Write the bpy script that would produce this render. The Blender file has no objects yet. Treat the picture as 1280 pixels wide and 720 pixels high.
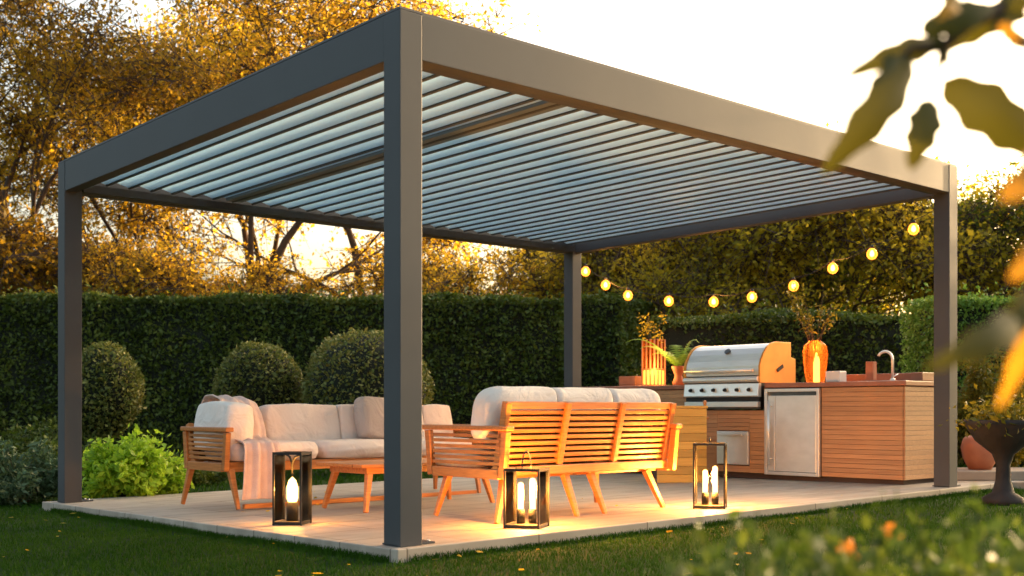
import bpy, bmesh, math, random
import numpy as np
from mathutils import Vector, Matrix

R = math.radians
random.seed(7)
rng = np.random.default_rng(7)
scene = bpy.context.scene
COL = scene.collection

# ------------------------------------------------------------------ layout
TH = R(42.12)
VX = Vector((math.cos(TH), math.sin(TH), 0))      # along the long side of the pergola
UX = Vector((-math.sin(TH), math.cos(TH), 0))     # along the short side
P0 = Vector((-0.56, 5.69, 0))                     # nearest corner
LB, LA = 5.82, 4.57
CAMZ = 0.69
F = 1422.0

def fall(x, y):
    """the patio and lawn are laid to a slight fall towards the left"""
    x = min(max(x, -9), 9); y = min(max(y, 2), 14)
    return 0.0126 * (x + 0.56) - 0.0035 * (y - 5.69)

def W(b, a, z=0.0):
    p = P0 + VX * b + UX * a
    return Vector((p.x, p.y, fall(p.x, p.y) + z))

def at(px, py, Y):
    return Vector(((px - 640) / F * Y, Y, CAMZ - (py - 512) / F * Y))

# ------------------------------------------------------------------ materials
MATS = {}
def nt(name):
    m = bpy.data.materials.new(name); m.use_nodes = True
    t = m.node_tree
    b = t.nodes['Principled BSDF']
    return m, t, b

def ramp(t, stops):
    r = t.nodes.new('ShaderNodeValToRGB')
    el = r.color_ramp.elements
    el[0].position, el[0].color = stops[0][0], (*stops[0][1], 1)
    el[1].position, el[1].color = stops[-1][0], (*stops[-1][1], 1)
    for p, c in stops[1:-1]:
        e = el.new(p); e.color = (*c, 1)
    return r

def mat_noise(name, c1, c2, scale=5, rough=0.6, metal=0.0, bump=0.0, bscale=60, stretch=(1, 1, 1), detail=4, spec=0.5, r2=None, coat=0):
    m, t, b = nt(name)
    tc = t.nodes.new('ShaderNodeTexCoord'); mp = t.nodes.new('ShaderNodeMapping')
    mp.inputs['Scale'].default_value = stretch
    t.links.new(tc.outputs['Object'], mp.inputs['Vector'])
    n = t.nodes.new('ShaderNodeTexNoise'); n.inputs['Scale'].default_value = scale; n.inputs['Detail'].default_value = detail
    t.links.new(mp.outputs['Vector'], n.inputs['Vector'])
    r = ramp(t, [(0.3, c1), (0.7, c2)])
    t.links.new(n.outputs['Fac'], r.inputs['Fac']); t.links.new(r.outputs['Color'], b.inputs['Base Color'])
    b.inputs['Roughness'].default_value = rough; b.inputs['Metallic'].default_value = metal
    b.inputs['Specular IOR Level'].default_value = spec
    if coat: b.inputs['Coat Weight'].default_value = coat; b.inputs['Coat Roughness'].default_value = 0.25
    if r2 is not None:
        mr = t.nodes.new('ShaderNodeMapRange'); mr.inputs['To Min'].default_value = rough; mr.inputs['To Max'].default_value = r2
        t.links.new(n.outputs['Fac'], mr.inputs['Value']); t.links.new(mr.outputs['Result'], b.inputs['Roughness'])
    if bump:
        n2 = t.nodes.new('ShaderNodeTexNoise'); n2.inputs['Scale'].default_value = bscale; n2.inputs['Detail'].default_value = 5
        t.links.new(mp.outputs['Vector'], n2.inputs['Vector'])
        bp = t.nodes.new('ShaderNodeBump'); bp.inputs['Strength'].default_value = bump; bp.inputs['Distance'].default_value = 0.01
        t.links.new(n2.outputs['Fac'], bp.inputs['Height']); t.links.new(bp.outputs['Normal'], b.inputs['Normal'])
    return m

def vary(m, amt=0.25):
    t = m.node_tree; b = t.nodes['Principled BSDF']
    src = b.inputs['Base Color'].links[0].from_socket
    g = t.nodes.new('ShaderNodeNewGeometry'); mr = t.nodes.new('ShaderNodeMapRange')
    mr.inputs['To Min'].default_value = 1 - amt; mr.inputs['To Max'].default_value = 1 + amt * 0.6
    t.links.new(g.outputs['Random Per Island'], mr.inputs['Value'])
    mu = t.nodes.new('ShaderNodeVectorMath'); mu.operation = 'SCALE'
    t.links.new(src, mu.inputs[0]); t.links.new(mr.outputs['Result'], mu.inputs['Scale'])
    t.links.new(mu.outputs['Vector'], b.inputs['Base Color'])

def mat_leaf(name, cols, trans, tcol_gain=(1, 1, 1), rough=0.5, clump=0.35, cscale=1.2, spec=0.3):
    """per-leaf colour, slow clump-to-clump variation, light passes through"""
    m, t, b = nt(name)
    g = t.nodes.new('ShaderNodeNewGeometry')
    n = t.nodes.new('ShaderNodeTexNoise'); n.inputs['Scale'].default_value = cscale; n.inputs['Detail'].default_value = 2
    tc = t.nodes.new('ShaderNodeTexCoord'); t.links.new(tc.outputs['Object'], n.inputs['Vector'])
    mx = t.nodes.new('ShaderNodeMix'); mx.data_type = 'FLOAT'; mx.inputs[0].default_value = clump
    t.links.new(g.outputs['Random Per Island'], mx.inputs[2]); 
    mr = t.nodes.new('ShaderNodeMapRange'); mr.inputs['From Min'].default_value = 0.3; mr.inputs['From Max'].default_value = 0.7
    t.links.new(n.outputs['Fac'], mr.inputs['Value']); t.links.new(mr.outputs['Result'], mx.inputs[3])
    k = len(cols)
    r = ramp(t, [(i / (k - 1), c) for i, c in enumerate(cols)])
    t.links.new(mx.outputs[0], r.inputs['Fac']); t.links.new(r.outputs['Color'], b.inputs['Base Color'])
    b.inputs['Roughness'].default_value = rough; b.inputs['Specular IOR Level'].default_value = spec
    tr = t.nodes.new('ShaderNodeBsdfTranslucent')
    mul = t.nodes.new('ShaderNodeVectorMath'); mul.operation = 'MULTIPLY'; mul.inputs[1].default_value = tcol_gain
    t.links.new(r.outputs['Color'], mul.inputs[0]); t.links.new(mul.outputs['Vector'], tr.inputs['Color'])
    ms = t.nodes.new('ShaderNodeMixShader'); ms.inputs[0].default_value = trans
    t.links.new(b.outputs[0], ms.inputs[1]); t.links.new(tr.outputs[0], ms.inputs[2])
    t.links.new(ms.outputs[0], t.nodes['Material Output'].inputs['Surface'])
    return m

def mat_glow(name, col, strength):
    m, t, b = nt(name)
    b.inputs['Base Color'].default_value = (*[min(1, c) for c in col], 1)
    b.inputs['Emission Color'].default_value = (*col, 1)
    b.inputs['Emission Strength'].default_value = strength
    return m

def mat_glass(name, col=(1, 1, 1), rough=0.02, alpha_mix=0.85):
    """thin glass pane: mostly see-through with a fresnel reflection"""
    m, t, b = nt(name)
    tr = t.nodes.new('ShaderNodeBsdfTransparent'); tr.inputs['Color'].default_value = (*col, 1)
    gl = t.nodes.new('ShaderNodeBsdfGlossy'); gl.inputs['Roughness'].default_value = rough
    fr = t.nodes.new('ShaderNodeFresnel'); fr.inputs['IOR'].default_value = 1.12
    ms = t.nodes.new('ShaderNodeMixShader')
    t.links.new(fr.outputs[0], ms.inputs[0]); t.links.new(tr.outputs[0], ms.inputs[1]); t.links.new(gl.outputs[0], ms.inputs[2])
    t.links.new(ms.outputs[0], t.nodes['Material Output'].inputs['Surface'])
    return m

M = MATS
M['frame'] = mat_noise('powder_coated_grey', (0.056, 0.058, 0.062), (0.078, 0.080, 0.084), 1.3, 0.5, bump=0.06, bscale=400, r2=0.7, spec=0.3, detail=8)
M['frame_dark'] = mat_noise('dark_grey_coating', (0.036, 0.038, 0.042), (0.05, 0.053, 0.058), 3, 0.5)
M['crossbeam'] = mat_noise('mid_grey_coating', (0.12, 0.15, 0.17), (0.15, 0.18, 0.20), 2, 0.5)
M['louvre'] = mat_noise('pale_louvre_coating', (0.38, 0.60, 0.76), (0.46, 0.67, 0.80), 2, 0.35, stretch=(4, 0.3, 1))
def _transl(m, fac, col):
    t = m.node_tree; b = t.nodes['Principled BSDF']
    tr = t.nodes.new('ShaderNodeBsdfTranslucent'); tr.inputs['Color'].default_value = (*col, 1)
    ms = t.nodes.new('ShaderNodeMixShader'); ms.inputs[0].default_value = fac
    t.links.new(b.outputs[0], ms.inputs[1]); t.links.new(tr.outputs[0], ms.inputs[2])
    t.links.new(ms.outputs[0], t.nodes['Material Output'].inputs['Surface'])
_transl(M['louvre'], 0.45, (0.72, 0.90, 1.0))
M['edge_shade'] = mat_noise('louvre_edge_shade', (0.05, 0.055, 0.06), (0.07, 0.075, 0.08), 3, 0.6)
M['teak'] = mat_noise('oiled_teak', (0.38, 0.12, 0.025), (0.55, 0.20, 0.045), 9, 0.42, bump=0.15, bscale=40, stretch=(1, 1, 9), coat=0.15)
M['teak_x'] = mat_noise('oiled_teak_lengthwise', (0.36, 0.115, 0.024), (0.55, 0.20, 0.045), 9, 0.42, bump=0.15, bscale=40, stretch=(0.6, 8, 8), coat=0.15)
M['clad'] = mat_noise('cladding_boards', (0.43, 0.195, 0.078), (0.55, 0.275, 0.115), 7, 0.5, bump=0.2, bscale=40, stretch=(8, 0.5, 14), coat=0.1)
M['clad_yellow'] = mat_noise('honey_boards', (0.62, 0.32, 0.055), (0.74, 0.42, 0.085), 7, 0.5, bump=0.15, bscale=40, stretch=(0.5, 8, 14), coat=0.1)
M['worktop'] = mat_noise('terracotta_worktop', (0.30, 0.11, 0.06), (0.38, 0.15, 0.085), 12, 0.35)
M['terracotta'] = mat_noise('terracotta_clay', (0.40, 0.13, 0.06), (0.50, 0.18, 0.09), 8, 0.7, bump=0.2)
for k_ in ('teak', 'teak_x', 'clad', 'clad_yellow'): vary(M[k_], 0.13 if k_ == 'clad' else 0.22)
M['shadowgap'] = mat_noise('dark_recess', (0.05, 0.03, 0.02), (0.07, 0.04, 0.03), 4, 0.8)
M['steel'] = mat_noise('brushed_stainless', (0.78, 0.76, 0.72), (0.86, 0.84, 0.80), 14, 0.34, metal=0.72, stretch=(30, 0.6, 1), r2=0.4)
M['steel_dark'] = mat_noise('dark_steel', (0.10, 0.10, 0.10), (0.16, 0.16, 0.16), 10, 0.35, metal=1.0)
M['endcap'] = mat_noise('sunlit_end_cap', (0.66, 0.28, 0.045), (0.74, 0.34, 0.06), 6, 0.4, metal=0.4)  # orange of low sun on the grill side, put into the colour
M['black'] = mat_noise('matt_black_iron', (0.005, 0.005, 0.005), (0.009, 0.009, 0.009), 5, 0.65, bump=0.1)
M['fabric'] = mat_noise('ivory_fabric', (0.80, 0.69, 0.61), (0.85, 0.75, 0.67), 3, 0.9, bump=0.35, bscale=350, spec=0.2)
def crease(m):
    t = m.node_tree; b = t.nodes['Principled BSDF']; prev = b.inputs['Normal'].links[0].from_socket
    tc = t.nodes.new('ShaderNodeTexCoord'); n = t.nodes.new('ShaderNodeTexNoise'); n.inputs['Scale'].default_value = 4.5
    n.inputs['Detail'].default_value = 3; n.inputs['Distortion'].default_value = 1.6
    t.links.new(tc.outputs['Object'], n.inputs['Vector'])
    bp = t.nodes.new('ShaderNodeBump'); bp.inputs['Strength'].default_value = 0.55; bp.inputs['Distance'].default_value = 0.05
    t.links.new(n.outputs['Fac'], bp.inputs['Height']); t.links.new(prev, bp.inputs['Normal']); t.links.new(bp.outputs['Normal'], b.inputs['Normal'])
M['fabric_pink'] = mat_noise('blush_fabric', (0.76, 0.60, 0.52), (0.82, 0.67, 0.59), 3, 0.9, bump=0.35, bscale=350, spec=0.2)
M['fabric_taupe'] = mat_noise('taupe_fabric', (0.44, 0.34, 0.29), (0.52, 0.41, 0.36), 3, 0.9, bump=0.35, bscale=300, spec=0.2)
for k_ in ('fabric', 'fabric_pink', 'fabric_taupe'): crease(M[k_])
M['gap_shade'] = mat_noise('slat_gap_shade', (0.055, 0.028, 0.014), (0.075, 0.04, 0.02), 30, 0.9, bump=0.4, bscale=200, spec=0.1)
M['knit'] = mat_noise('woven_throw', (0.66, 0.46, 0.39), (0.76, 0.56, 0.48), 14, 0.95, bump=0.6, bscale=160, spec=0.1)
M['bark'] = mat_noise('bark', (0.05, 0.03, 0.018), (0.11, 0.065, 0.04), 3, 0.9, bump=0.8, bscale=12, stretch=(3, 3, 0.5))
M['soil'] = mat_noise('soil', (0.02, 0.014, 0.01), (0.04, 0.028, 0.02), 8, 0.95, bump=0.6)
M['white_ceramic'] = mat_noise('white_ceramic', (0.72, 0.66, 0.60), (0.78, 0.72, 0.66), 3, 0.3)
M['stone_dark'] = mat_noise('dark_stone', (0.016, 0.013, 0.012), (0.035, 0.028, 0.024), 6, 0.8, bump=0.5, bscale=25)
M['stone_step'] = mat_noise('sandstone', (0.34, 0.25, 0.17), (0.44, 0.33, 0.23), 6, 0.8, bump=0.3, bscale=25)
M['glass'] = mat_glass('clear_glass', (0.96, 0.95, 0.92))
M['amber_glass'] = mat_glass('amber_glass', (0.96, 0.52, 0.26), 0.08)
def glowing_glass(m, col, fac):
    t = m.node_tree; tr = t.nodes.new('ShaderNodeBsdfTranslucent'); tr.inputs['Color'].default_value = (*col, 1)
    ms = t.nodes.new('ShaderNodeMixShader'); ms.inputs[0].default_value = fac; out = t.nodes['Material Output']
    prev = out.inputs['Surface'].links[0].from_socket
    t.links.new(prev, ms.inputs[1]); t.links.new(tr.outputs[0], ms.inputs[2]); t.links.new(ms.outputs[0], out.inputs['Surface'])
glowing_glass(M['amber_glass'], (0.80, 0.28, 0.07), 0.22)
M['candle'] = mat_glow('lit_candle', (1.0, 0.55, 0.15), 1.7)
M['lamp_yellow'] = mat_glow('lit_yellow_glass', (1.0, 0.58, 0.07), 0.42)
M['filament'] = mat_glow('glowing_filament', (1.0, 0.55, 0.14), 3.0)
M['bulb'] = mat_glass('amber_bulb_glass', (1.0, 0.72, 0.42))
def _halo(m):
    t = m.node_tree; em = t.nodes.new('ShaderNodeEmission'); em.inputs['Color'].default_value = (1.0, 0.30, 0.03, 1); em.inputs['Strength'].default_value = 0.30
    ad = t.nodes.new('ShaderNodeAddShader'); out = t.nodes['Material Output']; prev = out.inputs['Surface'].links[0].from_socket
    t.links.new(prev, ad.inputs[0]); t.links.new(em.outputs[0], ad.inputs[1]); t.links.new(ad.outputs[0], out.inputs['Surface'])
_halo(M['bulb'])
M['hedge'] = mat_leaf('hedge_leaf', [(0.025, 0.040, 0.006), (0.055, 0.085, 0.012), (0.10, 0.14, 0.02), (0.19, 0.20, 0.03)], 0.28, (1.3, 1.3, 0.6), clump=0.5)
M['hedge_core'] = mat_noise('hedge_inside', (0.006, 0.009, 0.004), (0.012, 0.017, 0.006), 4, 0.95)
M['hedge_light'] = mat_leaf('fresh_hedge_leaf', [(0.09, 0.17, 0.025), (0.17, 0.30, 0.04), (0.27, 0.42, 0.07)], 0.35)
M['topiary'] = mat_leaf('topiary_leaf', [(0.05, 0.07, 0.012), (0.12, 0.15, 0.028), (0.22, 0.22, 0.05), (0.30, 0.24, 0.06)], 0.25)
M['bright'] = mat_leaf('lime_leaf', [(0.14, 0.28, 0.02), (0.36, 0.54, 0.03), (0.55, 0.72, 0.07)], 0.45, clump=0.5)
M['greyleaf'] = mat_leaf('sage_leaf', [(0.04, 0.075, 0.03), (0.08, 0.14, 0.06), (0.13, 0.19, 0.10)], 0.25)
M['hedge_mid'] = mat_leaf('mid_green_leaf', [(0.05, 0.07, 0.010), (0.13, 0.17, 0.02), (0.30, 0.30, 0.03)], 0.5, (1.3, 1.2, 0.6), clump=0.6, cscale=0.7)
M['gold'] = mat_leaf('golden_leaf', [(0.20, 0.13, 0.014), (0.44, 0.31, 0.025), (0.66, 0.48, 0.05), (0.50, 0.42, 0.04)], 0.68, (1.35, 1.15, 0.7), clump=0.5, cscale=0.5)
M['rust'] = mat_leaf('rust_leaf', [(0.16, 0.10, 0.014), (0.34, 0.23, 0.02), (0.52, 0.38, 0.035)], 0.62, (1.3, 1.1, 0.7), clump=0.5, cscale=0.5)
M['goldgreen'] = mat_leaf('gold_green_leaf', [(0.12, 0.12, 0.012), (0.32, 0.28, 0.024), (0.58, 0.46, 0.04), (0.72, 0.56, 0.05)], 0.66, (1.3, 1.15, 0.7), clump=0.7, cscale=0.6)
M['olive'] = mat_leaf('olive_gold_leaf', [(0.05, 0.06, 0.01), (0.13, 0.13, 0.015), (0.26, 0.20, 0.02), (0.42, 0.30, 0.03)], 0.4, (1.2, 1.05, 0.7), clump=0.6, cscale=0.7)
M['grass'] = mat_leaf('grass_blade', [(0.020, 0.055, 0.004), (0.032, 0.085, 0.006), (0.055, 0.115, 0.010)], 0.25, clump=0.6, cscale=0.9, spec=0.08, rough=0.8)
M['fern'] = mat_leaf('fern_leaf', [(0.16, 0.30, 0.03), (0.28, 0.44, 0.06)], 0.35)
M['fore_leaf'] = mat_leaf('foreground_leaf', [(0.055, 0.058, 0.008), (0.08, 0.075, 0.010), (0.11, 0.09, 0.012)], 0.35, (1.1, 1.0, 0.6), cscale=8)
M['fore_amber'] = mat_leaf('foreground_amber_leaf', [(0.52, 0.22, 0.012), (0.65, 0.32, 0.02)], 0.5, cscale=8)
M['fore_green'] = mat_leaf('foreground_shrub_leaf', [(0.035, 0.065, 0.008), (0.085, 0.13, 0.014), (0.24, 0.27, 0.03)], 0.42, clump=0.3, cscale=4)
M['petal'] = mat_leaf('white_petal', [(0.75, 0.68, 0.6), (0.8, 0.76, 0.7)], 0.3)
M['petal_orange'] = mat_leaf('orange_petal', [(0.75, 0.25, 0.03), (0.85, 0.38, 0.06)], 0.4)

def mat_lawn():
    m, t, b = nt('lawn_soil_and_grass')
    tc = t.nodes.new('ShaderNodeTexCoord')
    n = t.nodes.new('ShaderNodeTexNoise'); n.inputs['Scale'].default_value = 0.8; n.inputs['Detail'].default_value = 8
    t.links.new(tc.outputs['Object'], n.inputs['Vector'])
    r = ramp(t, [(0.3, (0.012, 0.028, 0.005)), (0.7, (0.022, 0.045, 0.007))])
    t.links.new(n.outputs['Fac'], r.inputs['Fac']); t.links.new(r.outputs['Color'], b.inputs['Base Color'])
    b.inputs['Roughness'].default_value = 1.0; b.inputs['Specular IOR Level'].default_value = 0.1
    return m
M['lawn'] = mat_lawn()

def mat_patio():
    m, t, b = nt('travertine_pavers')
    tc = t.nodes.new('ShaderNodeTexCoord')
    br = t.nodes.new('ShaderNodeTexBrick')
    br.inputs['Scale'].default_value = 1.0
    br.inputs['Brick Width'].default_value = 0.9; br.inputs['Row Height'].default_value = 0.45
    br.inputs['Mortar Size'].default_value = 0.006; br.inputs['Mortar Smooth'].default_value = 0.3
    br.inputs['Color1'].default_value = (0.375, 0.32, 0.26, 1); br.inputs['Color2'].default_value = (0.46, 0.395, 0.325, 1)
    br.inputs['Mortar'].default_value = (0.17, 0.135, 0.10, 1)
    t.links.new(tc.outputs['Object'], br.inputs['Vector'])
    n = t.nodes.new('ShaderNodeTexNoise'); n.inputs['Scale'].default_value = 2.2; n.inputs['Detail'].default_value = 8
    mp = t.nodes.new('ShaderNodeMapping'); mp.inputs['Scale'].default_value = (1, 3.5, 1)
    t.links.new(tc.outputs['Object'], mp.inputs['Vector']); t.links.new(mp.outputs['Vector'], n.inputs['Vector'])
    r = ramp(t, [(0.25, (0.70, 0.66, 0.61)), (0.75, (1.12, 1.10, 1.06))])
    t.links.new(n.outputs['Fac'], r.inputs['Fac'])
    mx = t.nodes.new('ShaderNodeMix'); mx.data_type = 'RGBA'; mx.blend_type = 'MULTIPLY'; mx.inputs[0].default_value = 1
    t.links.new(br.outputs['Color'], mx.inputs[6]); t.links.new(r.outputs['Color'], mx.inputs[7])
    t.links.new(mx.outputs[2], b.inputs['Base Color'])
    b.inputs['Roughness'].default_value = 0.62
    bp = t.nodes.new('ShaderNodeBump'); bp.inputs['Strength'].default_value = 0.25; bp.inputs['Distance'].default_value = 0.01
    t.links.new(br.outputs['Fac'], bp.inputs['Height']); bp.invert = True
    t.links.new(bp.outputs['Normal'], b.inputs['Normal'])
    return m
M['patio'] = mat_patio()

# ------------------------------------------------------------------ object helpers
def tag(o, label=None, cat=None, group=None, kind=None):
    if label: o['label'] = label
    if cat: o['category'] = cat
    if group: o['group'] = group
    if kind: o['kind'] = kind
    return o

def thing(name, label, cat, loc=(0, 0, 0), rz=0, group=None):
    o = bpy.data.objects.new(name, None); COL.objects.link(o)
    o.empty_display_size = 0.1
    o.location = loc; o.rotation_euler = (0, 0, rz)
    return tag(o, label, cat, group)

def link(name, me, mats, parent=None):
    if not isinstance(mats, (list, tuple)): mats = [mats]
    for m in mats: me.materials.append(M[m] if isinstance(m, str) else m)
    o = bpy.data.objects.new(name, me); COL.objects.link(o)
    if parent: o.parent = parent
    return o

class MB:
    def __init__(s): s.bm = bmesh.new()
    def box(s, x0, x1, y0, y1, z0, z1, mi=0):
        vs = [s.bm.verts.new((x, y, z)) for z in (z0, z1) for x, y in ((x0, y0), (x1, y0), (x1, y1), (x0, y1))]
        for f in ((3, 2, 1, 0), (4, 5, 6, 7), (0, 1, 5, 4), (1, 2, 6, 5), (2, 3, 7, 6), (3, 0, 4, 7)):
            s.bm.faces.new([vs[i] for i in f]).material_index = mi
        return s
    def bar(s, p, q, w, h, up=(0, 0, 1), w2=None, h2=None, mi=0):
        """a square-section bar from p to q"""
        p, q = Vector(p), Vector(q); d = (q - p).normalized()
        up = Vector(up)
        if abs(d.dot(up)) > 0.95: up = Vector((0, 1, 0))
        sx = d.cross(up).normalized(); sy = sx.cross(d).normalized()
        w2 = w if w2 is None else w2; h2 = h if h2 is None else h2
        vs = []
        for c, ww, hh in ((p, w, h), (q, w2, h2)):
            for i, j in ((-1, -1), (1, -1), (1, 1), (-1, 1)):
                vs.append(s.bm.verts.new(c + sx * i * ww / 2 + sy * j * hh / 2))
        for f in ((3, 2, 1, 0), (4, 5, 6, 7), (0, 1, 5, 4), (1, 2, 6, 5), (2, 3, 7, 6), (3, 0, 4, 7)):
            s.bm.faces.new([vs[i] for i in f]).material_index = mi
        return s
    def tube(s, pts, rads, seg=8, cap=True, smooth=True, mi=0):
        rings = []
        pts = [Vector(p) for p in pts]
        ref = Vector((0.31, 0.95, 0.05))
        for i, p in enumerate(pts):
            d = (pts[min(i + 1, len(pts) - 1)] - pts[max(i - 1, 0)]).normalized()
            a = d.cross(ref)
            if a.length < 0.1: a = d.cross(Vector((1, 0, 0)))
            a.normalize(); b = d.cross(a)
            r = rads[i] if isinstance(rads, (list, tuple)) else rads
            rings.append([s.bm.verts.new(p + (a * math.cos(2 * math.pi * k / seg) + b * math.sin(2 * math.pi * k / seg)) * r) for k in range(seg)])
        for r0, r1 in zip(rings, rings[1:]):
            for k in range(seg):
                f = s.bm.faces.new((r0[k], r0[(k + 1) % seg], r1[(k + 1) % seg], r1[k])); f.smooth = smooth; f.material_index = mi
        if cap:
            s.bm.faces.new(rings[0][::-1]).material_index = mi; s.bm.faces.new(rings[-1]).material_index = mi
        return s
    def lathe(s, prof, c=(0, 0, 0), seg=24, cap=True, square=False):
        c = Vector(c); rings = []
        for r, z in prof:
            rings.append([s.bm.verts.new(c + Vector((r * math.cos(2 * math.pi * k / seg), r * math.sin(2 * math.pi * k / seg), z))) for k in range(seg)])
        for r0, r1 in zip(rings, rings[1:]):
            for k in range(seg):
                s.bm.faces.new((r0[k], r0[(k + 1) % seg], r1[(k + 1) % seg], r1[k])).smooth = True
        if cap: s.bm.faces.new(rings[0][::-1]); s.bm.faces.new(rings[-1])
        return s
    def prism(s, poly, x0, x1, axis='x', mi=0):
        """extrude a (y,z) outline along x"""
        a = [s.bm.verts.new((x0, y, z)) for y, z in poly]; b = [s.bm.verts.new((x1, y, z)) for y, z in poly]
        n = len(poly)
        s.bm.faces.new(a[::-1]).material_index = mi; s.bm.faces.new(b).material_index = mi
        for k in range(n): s.bm.faces.new((a[k], a[(k + 1) % n], b[(k + 1) % n], b[k])).material_index = mi
        return s
    def build(s, name, mats, parent=None, bevel=0, seg=2):
        bmesh.ops.recalc_face_normals(s.bm, faces=s.bm.faces)
        me = bpy.data.meshes.new(name); s.bm.to_mesh(me); s.bm.free()
        o = link(name, me, mats, parent)
        if bevel:
            md = o.modifiers.new('bevel', 'BEVEL'); md.width = bevel; md.segments = seg; md.limit_method = 'ANGLE'
        return o

def np_mesh(name, verts, faces, smooth=False):
    """verts (N,3), faces (M,k) of equal size"""
    me = bpy.data.meshes.new(name)
    n, k = faces.shape
    me.vertices.add(len(verts)); me.vertices.foreach_set('co', np.ascontiguousarray(verts, dtype=np.float32).ravel())
    me.loops.add(n * k); me.loops.foreach_set('vertex_index', faces.astype(np.int32).ravel())
    me.polygons.add(n)
    me.polygons.foreach_set('loop_start', np.arange(0, n * k, k, dtype=np.int32))
    me.polygons.foreach_set('loop_total', np.full(n, k, dtype=np.int32))
    me.update(calc_edges=True); me.validate()
    return me

def unit(a): return a / np.maximum(np.linalg.norm(a, axis=1, keepdims=True), 1e-9)

def leaf_mesh(name, c, size, ratio=0.5, normal=None, spread=1.0, jitter=0.35, droop=0.0):
    """pointed leaf blades (a folded rhombus, 2 tris each side) at centres c"""
    n = len(c)
    d = rng.normal(size=(n, 3)); d[:, 2] -= droop
    if normal is not None: d = d * spread + normal
    d = unit(d)
    nn = unit(np.cross(d, rng.normal(size=(n, 3))))
    s = unit(np.cross(nn, d))
    L = (size * (1 + jitter * rng.normal(size=n)))[:, None].clip(size * 0.4, size * 2)
    w = L * ratio * 0.5
    v = np.empty((n, 4, 3))
    v[:, 0] = c - d * L * 0.5
    v[:, 1] = c + s * w + nn * w * 0.35
    v[:, 2] = c + d * L * 0.5
    v[:, 3] = c - s * w + nn * w * 0.35
    f = np.arange(n * 4).reshape(n, 4)
    f = np.concatenate([f[:, [0, 1, 2]], f[:, [0, 2, 3]]])
    return np_mesh(name, v.reshape(-1, 3), f)

# ------------------------------------------------------------------ camera
cam_d = bpy.data.cameras.new('camera'); cam = bpy.data.objects.new('camera', cam_d); COL.objects.link(cam)
cam.location = (0, 0, CAMZ); cam.rotation_euler = (R(90), 0, 0)
cam_d.sensor_width = 36; cam_d.lens = F / 1280 * 36; cam_d.shift_y = 152 / 1280
cam_d.clip_end = 2000; cam_d.clip_start = 0.05
cam_d.dof.use_dof = True; cam_d.dof.focus_distance = 7.6; cam_d.dof.aperture_fstop = 3.0
scene.camera = cam

# ------------------------------------------------------------------ sky and sun
SUN_AZ = math.atan2(0.65, 0.76)       # direction to the sun in the XY plane
SUN_EL = R(13)
sd = Vector((math.cos(SUN_AZ) * math.cos(SUN_EL), math.sin(SUN_AZ) * math.cos(SUN_EL), math.sin(SUN_EL)))
w = bpy.data.worlds.new('World'); scene.world = w; w.use_nodes = True
t = w.node_tree; bg = t.nodes['Background']
sky = t.nodes.new('ShaderNodeTexSky'); sky.sky_type = 'NISHITA'; sky.sun_disc = False
sky.sun_elevation = SUN_EL; sky.sun_rotation = math.pi / 2 - SUN_AZ
sky.dust_density = 9.0; sky.ozone_density = 1.0; sky.air_density = 1.0
wm = t.nodes.new('ShaderNodeVectorMath'); wm.operation = 'MULTIPLY'; wm.inputs[1].default_value = (1.08, 0.99, 0.86)
t.links.new(sky.outputs[0], wm.inputs[0]); t.links.new(wm.outputs['Vector'], bg.inputs['Color']); bg.inputs['Strength'].default_value = 0.15
sl = bpy.data.lights.new('sun', 'SUN'); sl.energy = 2.8; sl.angle = R(0.6); sl.color = (1.0, 0.66, 0.34)
so = bpy.data.objects.new('sun', sl); COL.objects.link(so)
so.rotation_euler = sd.to_track_quat('Z', 'Y').to_euler()
vs = scene.view_settings
vs.view_transform = 'Standard'; vs.look = 'None'; vs.gamma = 1; vs.exposure = 2.4; vs.use_curve_mapping = False
scene.cycles.max_bounces = 10; scene.cycles.transparent_max_bounces = 24
scene.cycles.use_denoising = True
scene.cycles.sample_clamp_indirect = 6

def point_light(loc, power, col=(1.0, 0.38, 0.065), r=0.05, name='candle_light', parent=None):
    l = bpy.data.lights.new(name, 'POINT'); l.energy = power; l.color = col; l.shadow_soft_size = r
    o = bpy.data.objects.new(name, l); COL.objects.link(o); o.location = loc
    if parent: o.parent = parent
    return o

# ------------------------------------------------------------------ ground
def ground():
    xs = np.concatenate([[-600, -200, -80, -40, -20], np.arange(-14, 14.01, 0.5), [20, 40, 80, 200, 600]])
    ys = np.concatenate([[-60, -10, -2], np.arange(0, 30.01, 0.5), [40, 60, 100, 300, 900]])
    V = [(x, y, fall(x, y) - 0.068) for y in ys for x in xs]
    nx = len(xs)
    Fc = [(j * nx + i, j * nx + i + 1, (j + 1) * nx + i + 1, (j + 1) * nx + i) for j in range(len(ys) - 1) for i in range(nx - 1)]
    me = np_mesh('lawn', np.array(V), np.array(Fc))
    tag(link('lawn', me, 'lawn'), kind='structure')
ground()

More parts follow.
